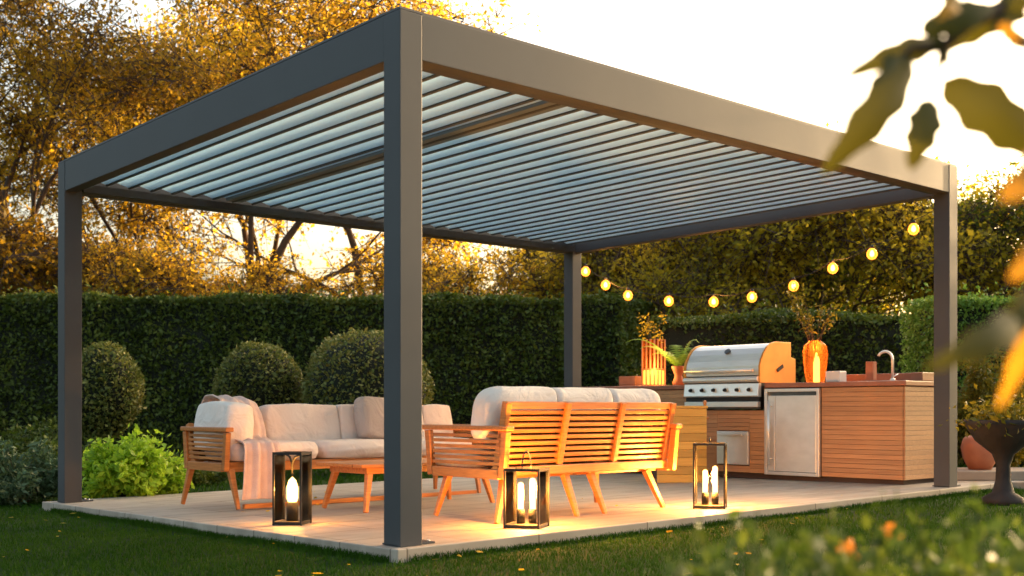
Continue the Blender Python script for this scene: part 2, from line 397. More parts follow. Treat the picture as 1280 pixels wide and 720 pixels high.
PB0, PB1, PA0, PA1 = -0.06, 7.4, -0.06, 4.75
def patio():
    mb = MB()
    bs = np.linspace(PB0, PB1, 9); as_ = np.linspace(PA0, PA1, 6)
    top = {}; 
    for i, b in enumerate(bs):
        for j, a in enumerate(as_):
            top[i, j] = mb.bm.verts.new((b, a, W(b, a).z))
    for i in range(8):
        for j in range(5):
            mb.bm.faces.new((top[i, j], top[i + 1, j], top[i + 1, j + 1], top[i, j + 1]))
    edge = [(i, 0) for i in range(9)] + [(8, j) for j in range(1, 6)] + [(i, 5) for i in range(7, -1, -1)] + [(0, j) for j in range(4, 0, -1)]
    low = [mb.bm.verts.new(top[e].co - Vector((0, 0, 0.14))) for e in edge]
    n = len(edge)
    for k in range(n):
        mb.bm.faces.new((top[edge[k]], low[k], low[(k + 1) % n], top[edge[(k + 1) % n]]))
    o = mb.build('patio', 'patio', bevel=0.006)
    o.location = (P0.x, P0.y, 0); o.rotation_euler = (0, 0, TH)
    tag(o, kind='structure')
patio()

def on_patio(x, y):
    d = np.stack([x - P0.x, y - P0.y], 1)
    b = d @ np.array([VX.x, VX.y]); a = d @ np.array([UX.x, UX.y])
    return (b > PB0 - 0.01) & (b < PB1 + 0.01) & (a > PA0 - 0.01) & (a < PA1 + 0.01)

def grass():
    parts = []
    for (y0, y1, dens, h, wd) in ((4.4, 7.5, 3400, 0.023, 0.0045), (7.5, 11, 1600, 0.027, 0.006), (11, 20, 260, 0.045, 0.012)):
        n = int((y1 - y0) * (0.98 * y1) * dens)
        y = rng.uniform(y0, y1, n); x = rng.uniform(-0.49, 0.49, n) * y1
        keep = (~on_patio(x, y)) & (np.abs(x) < 0.48 * y + 0.3)
        x, y = x[keep], y[keep]
        parts.append((x, y, h, wd))
    n = 9000; tt = rng.random(n); off_ = np.abs(rng.normal(size=n)) * 0.018
    side = rng.random(n) < 0.5
    bb = np.where(side, tt * 7.0, PB0 - 0.008 - off_); aa = np.where(side, PA0 - 0.008 - off_, tt * 4.5)
    ex = P0.x + VX.x * bb + UX.x * aa; ey = P0.y + VX.y * bb + UX.y * aa
    parts.append((ex, ey, 0.034, 0.005))
    V = []; Fs = []; off = 0
    for x, y, h, wd in parts:
        n = len(x)
        z = 0.0126 * (np.clip(x, -9, 9) + 0.56) - 0.0035 * (np.clip(y, 2, 14) - 5.69) - 0.068
        c = np.stack([x, y, z], 1)
        # patches of longer and shorter turf
        patch = 0.5 + 0.5 * np.sin(x * 2.1 + np.sin(y * 3.3)) * np.sin(y * 2.7 + np.cos(x * 1.7))
        hh = h * (0.6 + 0.7 * rng.random(n)) * (0.8 + 0.45 * patch)
        ang = rng.uniform(0, 2 * np.pi, n)
        s = np.stack([np.cos(ang), np.sin(ang), np.zeros(n)], 1) * wd * 0.5
        lean = np.stack([rng.normal(size=n), rng.normal(size=n), np.zeros(n)], 1) * (hh * 0.38)[:, None]
        v = np.empty((n, 5, 3)); up = np.zeros((n, 3)); up[:, 2] = hh
        v[:, 0] = c - s; v[:, 1] = c + s
        v[:, 2] = c + s * 0.8 + up * 0.55 + lean * 0.35; v[:, 3] = c - s * 0.8 + up * 0.55 + lean * 0.35
        v[:, 4] = c + up + lean
        k = np.arange(n) * 5 + off
        V.append(v.reshape(-1, 3))
        for tri in ((0, 1, 2), (0, 2, 3), (3, 2, 4)): Fs.append(np.stack([k + i for i in tri], 1))
        off += n * 5
    me = np_mesh('grass', np.concatenate(V), np.concatenate(Fs))
    tag(link('grass', me, 'grass'), 'short mown green grass of the lawn around the patio', 'grass', kind='stuff')
grass()

def litter():
    n = 90
    y = rng.uniform(4.6, 10, n); x = rng.uniform(-0.48, 0.3, n) * y
    z = 0.0126 * (np.clip(x, -9, 9) + 0.56) - 0.0035 * (np.clip(y, 2, 14) - 5.69) - 0.068
    on = on_patio(x, y); keep = (~on) | (rng.random(n) < 0.35)
    z = z + np.where(on, 0.068 + 0.008, 0.028)
    c = np.stack([x, y, z], 1)[keep]
    me = leaf_mesh('fallen_leaves', c, 0.045, 0.6, normal=np.repeat(np.array([[0.0, 0, 0]]), len(c), 0))
    co = np.empty(len(me.vertices) * 3); me.vertices.foreach_get('co', co); co = co.reshape(-1, 3)
    cc = np.repeat(c, 4, 0); co[:, 2] = cc[:, 2] + (co[:, 2] - cc[:, 2]) * 0.22
    me.vertices.foreach_set('co', co.ravel().astype(np.float32))
    tag(link('fallen_leaves', me, 'gold'), 'small fallen golden leaves scattered over lawn and paving', 'leaves', kind='stuff')
litter()

# ------------------------------------------------------------------ pergola
HT = 2.70; BH = 0.235; PW = 0.14
def pergola():
    root = thing('pergola', 'grey metal pergola with a roof of tilted pale louvres standing over the patio', 'pergola', (P0.x, P0.y, 0), TH)
    def zc(b, a): return W(b, a).z
    # posts
    for b, a in ((0, 0), (LB - PW, 0), (0, LA - PW), (LB - PW, LA - PW)):
        z = zc(b + PW / 2, a + PW / 2)
        mb = MB(); mb.box(b, b + PW, a, a + PW, z, z + HT - 0.003)
        p = mb.build('post', 'frame', root, 0.004)
        mb = MB(); mb.box(b - 0.0, b + PW + 0.10, a + 0.02, a + PW - 0.0 + 0.012, z + 0.002, z + 0.012)
        bp_ = mb.build('base_plate', 'frame', p, 0.002)
        for dy in (0.04, 0.115):
            mb = MB(); mb.lathe([(0.009, z + 0.0125), (0.009, z + 0.019), (0.005, z + 0.022)], (b + PW + 0.07, a + dy, 0), 8); mb.build('bolt', 'steel', p)
    # fascia beams butt between posts, 3 mm in from the post faces
    def beam(b0, a0, b1, a1, along_b, dark=False):
        e = 0.004
        zA, zB = zc(b0, a0) + HT, zc(b1, a1) + HT
        t_ = 0.075
        mb = MB()
        if along_b:
            y0, y1 = a0, a1
            pts = [(b0, y0, zA - BH), (b0, y1, zA - BH), (b0, y1, zA), (b0, y0, zA), (b1, y0, zB - BH), (b1, y1, zB - BH), (b1, y1, zB), (b1, y0, zB)]
        else:
            pts = [(b0, a0, zA - BH), (b1, a0, zA - BH), (b1, a0, zA), (b0, a0, zA), (b0, a1, zB - BH), (b1, a1, zB - BH), (b1, a1, zB), (b0, a1, zB)]
        vsx = [mb.bm.verts.new(p) for p in pts]
        for f in ((3, 2, 1, 0), (4, 5, 6, 7), (0, 1, 5, 4), (1, 2, 6, 5), (2, 3, 7, 6), (3, 0, 4, 7)):
            mb.bm.faces.new([vsx[i] for i in f])
        return mb
    g = 0.001
    beam(PW + g, 0.003, LB - PW - g, 0.10, True).build('beam', 'frame', root, 0.004)
    beam(PW + g, LA - 0.10, LB - PW - g, LA - 0.003, True).build('beam', 'frame', root, 0.004)
    for b0 in (0.003, LB - 0.10):
        mb = MB()
        b1 = b0 + 0.097; a0, a1 = PW + g, LA - PW - g
        zA, zB = zc(b0, a0) + HT, zc(b0, a1) + HT
        pts = [(b0, a0, zA - BH), (b1, a0, zA - BH), (b1, a0, zA), (b0, a0, zA), (b0, a1, zB - BH), (b1, a1, zB - BH), (b1, a1, zB), (b0, a1, zB)]
        vsx = [mb.bm.verts.new(p) for p in pts]
        for f in ((3, 2, 1, 0), (4, 5, 6, 7), (0, 1, 5, 4), (1, 2, 6, 5), (2, 3, 7, 6), (3, 0, 4, 7)):
            mb.bm.faces.new([vsx[i] for i in f])
        mb.build('beam', 'frame', root, 0.004)
    # thin capping strip on the roof edges
    mb = MB()
    def strip(p, q, w_=0.12, h_=0.012): 
        mb.bar((p[0], p[1], zc(*p) + HT + h_ / 2 + 0.001), (q[0], q[1], zc(*q) + HT + h_ / 2 + 0.001), w_, h_)
    strip((0.062, 0.13), (0.062, LA - 0.13)); strip((LB - 0.062, 0.13), (LB - 0.062, LA - 0.13))
    strip((0.004, 0.066), (LB - 0.004, 0.066)); strip((0.004, LA - 0.066), (LB - 0.004, LA - 0.066))
    mb.build('capping', 'frame_dark', root)
    # inner gutter rails, dark, carrying the louvre pins
    for a0, a1 in ((0.102, 0.16), (LA - 0.17, LA - 0.102)):
        mb = MB(); b0, b1 = 0.142, LB - 0.142
        zA, zB = zc(b0, a0) + HT - BH + 0.004, zc(b1, a0) + HT - BH + 0.004
        mb.bar((b0, (a0 + a1) / 2, zA + 0.03), (b1, (a0 + a1) / 2, zB + 0.03), a1 - a0, 0.06)
        mb.build('gutter', 'frame_dark', root)
    # cross beams between the louvre fields
    mids = [1.45]
    for k, b in enumerate(mids):
        mb = MB(); wd = 0.15 if k == 0 else 0.05
        mb.bar((b, 0.17, zc(b, 0.17) + HT - 0.105), (b, LA - 0.18, zc(b, LA - 0.18) + HT - 0.105), wd, 0.11)
        mb.build('cross_beam', 'crossbeam', root, 0.004)
    # louvres: tilted blades, far edge low
    sp = 0.187; wl = 0.198; tilt = R(15)
    b = 0.235
    while b < LB - 0.2:
        if abs(b - mids[0]) > 0.08:
            a0, a1 = 0.165, LA - 0.175
            mb = MB(); c, s_ = math.cos(tilt), math.sin(tilt)
            prof = [(-wl / 2, -0.006), (wl / 2, -0.006), (wl / 2, 0.012), (0, 0.02), (-wl / 2, 0.012)]
            # edge lip, dark colour painted in for the shadow line between blades
            lip = [(wl / 2 - 0.014, -0.016), (wl / 2 + 0.004, -0.016), (wl / 2 + 0.004, 0.014), (wl / 2 - 0.014, -0.0065)]
            for poly, mi in ((prof, 0), (lip, 1)):
                va, vb = [], []
                for x, z in poly:
                    X = x * c + z * s_; Z = -x * s_ + z * c
                    va.append(mb.bm.verts.new((b + X, a0, zc(b, a0) + HT - 0.125 + Z)))
                    vb.append(mb.bm.verts.new((b + X, a1, zc(b, a1) + HT - 0.125 + Z)))
                n = len(poly)
                mb.bm.faces.new(va).material_index = mi; mb.bm.faces.new(vb[::-1]).material_index = mi
                for k in range(n):
                    mb.bm.faces.new((va[k], va[(k + 1) % n], vb[(k + 1) % n], vb[k])).material_index = mi
            mb.build('louvre', ['louvre', 'edge_shade'], root)
        b += sp
pergola()

# ------------------------------------------------------------------ soft shapes
def cushion(name, sx, sy, sz, mat, parent, loc=(0, 0, 0), rot=(0, 0, 0), e=0.35, puff=0.12, seed=0, sag=0.0):
    """a stuffed cushion: rounded box with crowned faces, pinched seam and small wrinkles"""
    bm = bmesh.new(); bmesh.ops.create_cube(bm, size=2)
    bmesh.ops.subdivide_edges(bm, edges=bm.edges[:], cuts=11, use_grid_fill=True)
    r = random.Random(seed); ph = [r.uniform(0, 6) for _ in range(6)]
    for v in bm.verts:
        p = v.co.copy(); x, y, z = p
        # rounded-box mapping
        def rd(u, a, b_): return u * (1 - e * 0.5 * (a * a + b_ * b_) + e * 0.33 * a * a * b_ * b_) if True else u
        k = e
        X = x * math.sqrt(max(0, 1 - k * (y * y) / 2 - k * (z * z) / 2 + k * k * (y * y * z * z) / 3))
        Y = y * math.sqrt(max(0, 1 - k * (z * z) / 2 - k * (x * x) / 2 + k * k * (z * z * x * x) / 3))
        Z = z * math.sqrt(max(0, 1 - k * (x * x) / 2 - k * (y * y) / 2 + k * k * (x * x * y * y) / 3))
        q = Vector((X, Y, Z))
        c = (1 - x * x) * (1 - z * z)
        q.y *= 1 + puff * c
        wr = 0.018 * math.sin(5 * x + ph[0] + 2 * z) + 0.014 * math.sin(9 * z + ph[1] + 3 * x) + 0.010 * math.sin(14 * x - 8 * z + ph[2])
        q.y += wr * 0.6; q.z += 0.5 * wr - sag * (1 - x * x) * (1 if z > 0 else 0)
        v.co = Vector((q.x * sx / 2, q.y * sy / 2, q.z * sz / 2))
    for f in bm.faces: f.smooth = True
    me = bpy.data.meshes.new(name); bm.to_mesh(me); bm.free()
    o = link(name, me, mat, parent); o.location = loc; o.rotation_euler = rot
    md = o.modifiers.new('s', 'SUBSURF'); md.levels = 1; md.render_levels = 1
    return o

def arm_frame(root, x, D, arm_z, low_z, n=6, w_=0.04):
    t_ = root
    mb = MB()
    mb.bar((x, 0.02, low_z), (x, -0.01, arm_z - 0.02), w_, 0.05, up=(0, 1, 0))
    mb.bar((x, D - 0.03, low_z), (x, D - 0.0, arm_z - 0.02), w_, 0.045, up=(0, 1, 0))
    mb.bar((x, 0.045, low_z + 0.025), (x, D - 0.055, low_z + 0.025), w_ * 0.9, 0.06)
    f = mb.build('arm_frame', 'teak', t_, 0.005)
    mb = MB(); mb.bar((x, -0.05, arm_z), (x, D + 0.04, arm_z - 0.0), w_ + 0.025, 0.032)
    mb.build('armrest', 'teak_x', t_, 0.007)
    mb = MB()
    z0, z1 = low_z + 0.07, arm_z - 0.03
    for k in range(n):
        z = z0 + (k + 0.5) * (z1 - z0) / n
        mb.bar((x, 0.04, z), (x, D - 0.05, z), 0.016, (z1 - z0) / n * 0.62)
    mb.build('arm_slats', 'teak', f, 0.002)

def sofa(label, loc, rz, L, D, back_h, cush_h, arm_z, low_z, seams, mats, group=None, seatmat='fabric', backmats=None, runner=False, side_cush=False):
    root = thing('sofa', label, 'sofa', loc, rz, group)
    # back frame: leaning uprights with horizontal slats between them
    n = 3
    y_b, y_t = 0.10, 0.0
    def yb(z): return y_b + (y_t - y_b) * (z - low_z) / (back_h - low_z)
    fr = None
    for k in range(n + 1):
        x = 0.02 + k * (L - 0.04) / n
        mb = MB(); mb.bar((x, yb(low_z), low_z), (x, yb(back_h), back_h), 0.042, 0.05, up=(0, 1, 0))
        mb.build('back_upright', 'teak', root, 0.005)
    mb = MB(); mb.bar((-0.0, yb(low_z) - 0.012, low_z + 0.02), (L, yb(low_z) - 0.012, low_z + 0.02), 0.075, 0.055)
    mb.build('back_rail', 'teak_x', root, 0.005)
    mb = MB(); mb.bar((0.0, yb(back_h) + 0.012, back_h - 0.02), (L, yb(back_h) + 0.012, back_h - 0.02), 0.03, 0.045)
    mb.build('top_rail', 'teak_x', root, 0.005)
    ns = 9
    for k in range(n):
        mb = MB()
        x0 = 0.02 + k * (L - 0.04) / n + 0.021; x1 = 0.02 + (k + 1) * (L - 0.04) / n - 0.021
        for j in range(ns):
            z = low_z + 0.075 + j * (back_h - low_z - 0.10) / ns
            jy = yb(z)
            mb.bar((x0, jy, z), (x1, jy, z), 0.016, 0.025, up=(0, -0.25, 1))
        mb.build('back_slats', 'teak_x', root, 0.003)
    mb = MB(); za, zb_ = low_z + 0.06, back_h - 0.05
    mb.bar((0.045, yb(za) + 0.034, za), (L - 0.045, yb(za) + 0.034, za), 0.006, 0.006) if False else mb.prism([(yb(za) + 0.030, za), (yb(za) + 0.036, za), (yb(zb_) + 0.036, zb_), (yb(zb_) + 0.030, zb_)], 0.045, L - 0.045)
    mb.build('gap_shade_sheet', 'gap_shade', root)  # dark sheet added behind the slats, its colour gives the gaps shade
    # seat frame
    mb = MB(); zf = low_z - 0.03
    mb.box(0.03, L - 0.03, D - 0.08, D - 0.04, zf, zf + 0.07); mb.box(0.03, L - 0.03, 0.14, 0.18, zf, zf + 0.06)
    for x in (0.05, L / 3, 2 * L / 3, L - 0.09): mb.box(x, x + 0.04, 0.181, D - 0.081, zf, zf + 0.05)
    for j in range(6):
        y = 0.22 + j * (D - 0.34) / 5.0
        mb.box(0.055, L - 0.055, y, y + 0.045, zf + 0.052, zf + 0.068)
    mb.build('seat_frame', 'teak_x', root, 0.003)
    arm_frame(root, 0.0, D, arm_z, low_z - 0.02); arm_frame(root, L, D, arm_z, low_z - 0.02)
    return root, yb

def leg(root, p, q, w1=0.045, w2=0.026):
    mb = MB(); mb.bar(p, q, w1, w1, w2=w2, h2=w2, up=(0, 1, 0)); return mb.build('leg', 'teak', root, 0.004)

def sofas():
    # sofa seen from behind
    L, D = 1.57, 0.74
    root, yb = sofa('wooden slat-back sofa with ivory cushions seen from behind, beside the middle lantern', W(1.15, 0.50), TH, L, D, 0.735, 0.83, 0.575, 0.29, 3, None, 'teak sofas on the patio')
    def bolster(x0, x1, r0, r1, seed):
        bm = bmesh.new(); N = 40; K = 28; rings = []; ww = x1 - x0
        for i in range(N + 1):
            x = x0 + ww * (0.5 - 0.5 * math.cos(math.pi * i / N))
            def end(d, r): return 1.0 if d >= r else math.sqrt(max(0.0, 1 - ((r - d) / r) ** 2))
            sc = max(0.02, min(end(x - x0, r0), end(x1 - x, r1)))
            sc2 = 1 - (1 - sc) * (0.55 if (r0 if x < (x0 + x1) / 2 else r1) > 0.05 else 0.25)
            if i in (0, N): sc2 *= 0.8
            ring = []
            for j in range(K):
                a = 2 * math.pi * j / K; c, s_ = math.cos(a), math.sin(a)
                y = math.copysign(abs(c) ** 0.62, c) * 0.125; z = math.copysign(abs(s_) ** 0.55, s_) * 0.185
                wob = 1 + 0.012 * math.sin(7 * x + seed + 3 * z * 9) + 0.008 * math.sin(19 * x + 4 * y * 20)
                ring.append(bm.verts.new((x, 0.205 + y * sc2 * wob - (z) * 0.13, 0.648 + z * sc2 * wob)))
            rings.append(ring)
        for p, q in zip(rings, rings[1:]):
            for j in range(K): bm.faces.new((p[j], p[(j + 1) % K], q[(j + 1) % K], q[j]))
        bm.faces.new(rings[0][::-1]); bm.faces.new(rings[-1])
        for f in bm.faces: f.smooth = True
        bmesh.ops.recalc_face_normals(bm, faces=bm.faces)
        me = bpy.data.meshes.new('back_cushion'); bm.to_mesh(me); bm.free()
        link('back_cushion', me, 'fabric', root)
    bolster(-0.03, L / 3 + 0.002, 0.14, 0.035, 0); bolster(L / 3 + 0.004, 2 * L / 3 + 0.002, 0.035, 0.035, 2); bolster(2 * L / 3 + 0.004, L - 0.0, 0.035, 0.12, 4)
    for k in range(3):
        cushion('seat_cushion', L / 3 * 0.99, D - 0.2, 0.13, 'fabric', root, (L / 3 * (k + 0.5), 0.50, 0.385), e=0.3, seed=10 + k)
    z = 0.27
    leg(root, (0.10, 0.12, z), (-0.03, 0.04, 0.0)); leg(root, (0.62, 0.12, z), (0.64, 0.02, 0))
    leg(root, (0.86, 0.12, z), (0.90, 0.02, 0)); leg(root, (L - 0.16, 0.12, z), (L - 0.06, 0.04, 0))
    leg(root, (0.10, D - 0.08, z), (0.03, D - 0.03, 0)); leg(root, (L - 0.10, D - 0.08, z), (L - 0.03, D - 0.03, 0))
    # sofa across the table, seen from the front
    L, D = 2.36, 0.62
    root, yb = sofa('long blush-cushioned wooden sofa facing the camera in front of the topiary balls', W(2.86, 3.34), TH + math.pi, L, D, 0.60, 0.72, 0.565, 0.29, 3, None, 'teak sofas on the patio')
    bx = [(0.05, 0.60), (0.60, 1.20), (1.20, 1.72), (1.72, 2.16)]   # from the far end towards the blanket end
    xs = [(L - 0.56 - 0.62, L - 0.50), (L - 1.60, L - 1.17), (L - 2.02, L - 1.59), (0.03, L - 2.01)]
    for k, (x0, x1) in enumerate(xs):
        cushion('back_cushion', (x1 - x0) * 1.02, 0.20, 0.40, 'fabric_pink', root, ((x0 + x1) / 2, 0.20, 0.555), (R(10), 0, 0), e=0.24, puff=0.18, seed=20 + k, sag=0.03)
    for k in range(3):
        w_ = (L - 0.08) / 3
        cushion('seat_cushion', w_ * 1.0, D - 0.12, 0.15, 'fabric_pink', root, (0.04 + w_ * (k + 0.5), 0.37, 0.40), e=0.28, seed=30 + k)
    mb = MB(); mb.box(0.05, L - 0.05, 0.14, D - 0.045, 0.285, 0.325)
    mb.build('seat_board', 'fabric', root, 0.012)
    cushion('end_cushion', 0.25, 0.52, 0.39, 'fabric', root, (L - 0.135, 0.31, 0.575), (0, R(-6), R(4)), e=0.40, puff=0.08, seed=41)
    z = 0.28
    leg(root, (L - 0.02, 0.03, z), (L + 0.02, -0.03, 0)); leg(root, (L - 0.04, D - 0.03, z), (L - 0.06, D + 0.05, 0.0))
    leg(root, (0.02, 0.03, z), (-0.02, -0.03, 0)); leg(root, (0.04, D - 0.03, z), (0.06, D + 0.05, 0.0))
    mb = MB(); mb.bar((0.10, D + 0.05, 0.018), (L - 0.10, D + 0.05, 0.018), 0.035, 0.034)
    mb.build('floor_rail', 'teak_x', root, 0.004)
    # loose pillow
    p = cushion('throw_pillow', 0.38, 0.15, 0.36, 'fabric_taupe', None, (0, 0, 0), (0, 0, 0), e=0.36, puff=0.3, seed=50)
    q = W(1.95, 2.96, 0.635); p.location = q; p.rotation_euler = (R(-16), R(4), TH + 0.08)
    tag(p, 'square taupe pillow leaning on the back cushions of the long blush sofa', 'pillow')
    return
sofas()

def blanket():
    """throw laid over the cushion at the sofa's left end, across the seat and down the front"""
    # profile in sofa coordinates seen along the length: (a, z) path, then width along b
    path = [(3.44, 0.50), (3.43, 0.62), (3.38, 0.745), (3.30, 0.815), (3.18, 0.82), (3.05, 0.79), (2.955, 0.70), (2.89, 0.59), (2.86, 0.515), (2.78, 0.492), (2.70, 0.488), (2.635, 0.475), (2.605, 0.42), (2.60, 0.32), (2.597, 0.20), (2.60, 0.115), (2.60, 0.075)]
    # resample
    pts = []
    for (a0, z0), (a1, z1) in zip(path, path[1:]):
        for k in range(4): pts.append((a0 + (a1 - a0) * k / 4, z0 + (z1 - z0) * k / 4))
    pts.append(path[-1])
    n = len(pts); m = 30
    V = np.zeros((n, m, 3))
    for i, (a, z) in enumerate(pts):
        f = i / (n - 1)
        wd = 0.27 + 0.06 * f; b0 = 0.635 - 0.085 * f
        if f > 0.7: wd += (f - 0.7) * 0.10
        for j in range(m):
            g = j / (m - 1)
            fold = 0.013 * math.sin(g * 17 + f * 3) + 0.008 * math.sin(g * 33 + 4 * f)
            amp = 1.0 if f > 0.62 else 0.7
            p = W(b0 + g * wd + 0.02 * math.sin(6 * f) * g, a - fold * amp * (1.3 if f > 0.62 else 0.3) , 0)
            p.z += z + (fold * 0.6 if f <= 0.62 else 0.012 * math.sin(g * 5) * (f - 0.6)) - 0.02 * (g ** 2) * (1 if f < 0.5 else 0)
            V[i, j] = p
    idx = np.arange(n * m).reshape(n, m)
    Fc = np.stack([idx[:-1, :-1], idx[1:, :-1], idx[1:, 1:], idx[:-1, 1:]], -1).reshape(-1, 4)
    me = np_mesh('throw_blanket', V.reshape(-1, 3), Fc)
    for p in me.polygons: p.use_smooth = True
    o = link('throw_blanket', me, 'knit')
    md = o.modifiers.new('t', 'SOLIDIFY'); md.thickness = 0.012; md.offset = 0
    md = o.modifiers.new('s', 'SUBSURF'); md.levels = 1; md.render_levels = 1
    tag(o, 'blush woven throw draped over the end cushion and down the front of the long sofa', 'blanket')
blanket()

def coffee_table():
    root = thing('coffee_table', 'low wooden coffee table with splayed legs between the two sofas', 'coffee table', W(1.0, 1.78), TH)
    L, D, H = 1.25, 0.58, 0.33
    mb = MB()
    for k in range(5): mb.box(0, L, k * D / 5 + 0.003, (k + 1) * D / 5 - 0.003, H - 0.024, H)
    mb.build('table_top', 'teak_x', root, 0.004)
    mb = MB(); mb.box(0.08, L - 0.08, 0.06, 0.085, H - 0.07, H - 0.025); mb.box(0.08, L - 0.08, D - 0.085, D - 0.06, H - 0.07, H - 0.025)
    mb.box(0.08, 0.105, 0.087, D - 0.087, H - 0.07, H - 0.025); mb.box(L - 0.105, L - 0.08, 0.087, D - 0.087, H - 0.07, H - 0.025)
    mb.build('apron', 'teak_x', root, 0.003)
    for x, y, dx, dy in ((0.12, 0.09, -1, -1), (L - 0.12, 0.09, 1, -1), (0.12, D - 0.09, -1, 1), (L - 0.12, D - 0.09, 1, 1)):
        leg(root, (x, y, H - 0.04), (x + dx * 0.07, y + dy * 0.06, 0), 0.045, 0.028)
coffee_table()

# ------------------------------------------------------------------ lanterns
def lantern(label, loc, rz, s, h, kind, power):
    root = thing('lantern', label, 'lantern', loc, rz, 'black framed lanterns on the patio')
    r = s / 2; t_ = 0.0055
    mb = MB()
    for x, y in ((-r, -r), (r, -r), (r, r), (-r, r)): mb.box(x - t_, x + t_, y - t_, y + t_, 0.0, h)
    for z in (h - 0.016,):
        for q in (-r, r):
            mb.box(-r + t_, r - t_, q - t_ * 0.9, q + t_ * 0.9, z, z + 0.0155); mb.box(q - t_ * 0.9, q + t_ * 0.9, -r + t_, r - t_, z + 0.0005, z + 0.0155)
    mb.build('frame', 'black', root)
    mb = MB(); mb.box(-r + 0.0, r - 0.0, -r + 0.0, r - 0.0, 0.004, 0.022); mb.build('base', 'black', root, 0.002)
    g = 0.0015
    for k in range(4):
        mb = MB(); q = r - 0.002
        if k == 0: mb.box(-r + t_, r - t_, -q - g, -q + g, 0.024, h - 0.018)
        if k == 1: mb.box(-r + t_, r - t_, q - g, q + g, 0.024, h - 0.018)
        if k == 2: mb.box(-q - g, -q + g, -r + t_, r - t_, 0.024, h - 0.018)
        if k == 3: mb.box(q - g, q + g, -r + t_, r - t_, 0.024, h - 0.018)
        mb.build('glass_pane', 'glass', root)
    if kind == 'bulb':
        mb = MB(); mb.lathe([(0.036, 0.022), (0.036, 0.13), (0.03, 0.135)], seg=20); mb.build('socket', 'black', root)
        mb = MB(); mb.lathe([(0.002, 0.136), (0.026, 0.137), (0.034, 0.16), (0.034, 0.23), (0.022, 0.27), (0.003, 0.29)], seg=20); mb.build('bulb', 'candle', root)
        mb = MB(); mb.tube([(-r, -r, h - 0.012), (-0.03, -0.03, h - 0.03), (0.0, 0.0, h - 0.07), (0, 0, 0.295)], [0.007, 0.007, 0.008, 0.005], 8)
        mb.tube([(r, r, h - 0.012), (0.03, 0.03, h - 0.03), (0.0, 0.0, h - 0.075)], [0.007, 0.007, 0.007], 8)
        mb.build('hanger', 'black', root)
        zl = 0.21
    else:
        for i, (dx, dy, hh) in enumerate(((-0.011, 0.033, 0.15), (0.011, -0.033, 0.175))):
            mb = MB(); mb.lathe([(0.024, 0.022), (0.024, 0.10), (0.016, 0.104)], (dx, dy, 0), 18); mb.build('candle_holder', 'black', root)
            mb = MB(); mb.lathe([(0.002, 0.105), (0.017, 0.106), (0.017, 0.10 + hh), (0.011, 0.108 + hh), (0.003, 0.112 + hh)], (dx, dy, 0), 18); mb.build('candle', 'candle', root)
        zl = 0.2
    if kind == 'wire':
        mb = MB(); pts = [(-0.055 * math.cos(a), 0.055 * 0.2 * math.cos(a), h + 0.0 + 0.10 * math.sin(a)) for a in np.linspace(0, math.pi, 17)]
        mb.tube([(-r, 0, h - 0.008)] + pts + [(r, 0, h - 0.008)], 0.0035, 8)
        mb.build('handle', 'black', root)
    if kind == 'pair':
        mb = MB(); pts = [(-0.06 * math.cos(a), 0, h + 0.004 + 0.03 * math.sin(a)) for a in np.linspace(0, math.pi, 15)]
        mb.tube(pts, 0.004, 8); mb.bar((-r, 0, h - 0.007), (r, 0, h - 0.007), 0.01, 0.01); mb.build('handle', 'black', root)
    point_light((0, 0, zl), power, name='candle_light', r=0.05, parent=root)
lantern('black framed lantern with a glowing bulb on a socket, beside the long sofa', W(0.29, 1.50), TH + R(38), 0.175, 0.445, 'bulb', 14)
lantern('shorter black lantern with a wire hoop handle and two lit candles, behind the slat-back sofa', W(1.11, 0.265), TH + R(30), 0.205, 0.345, 'wire', 34)
lantern('tall black lantern with two lit candles near the grill end of the patio', W(2.84, 0.28), TH + R(34), 0.205, 0.445, 'pair', 48)

# ------------------------------------------------------------------ outdoor kitchen
KB = 5.72; KA0 = 0.42; KA1 = 4.34; KH = 0.92
def planks(mb, side, p0, p1, fixed, z0, z1, n, th=0.018):
    h = (z1 - z0) / n
    for k in range(n):
        a, b = z0 + k * h + 0.0011, z0 + (k + 1) * h - 0.0011
        if side == 'b': mb.box(fixed, fixed + th, p0, p1, a, b)
        else: mb.box(p0, p1, fixed, fixed + th, a, b)

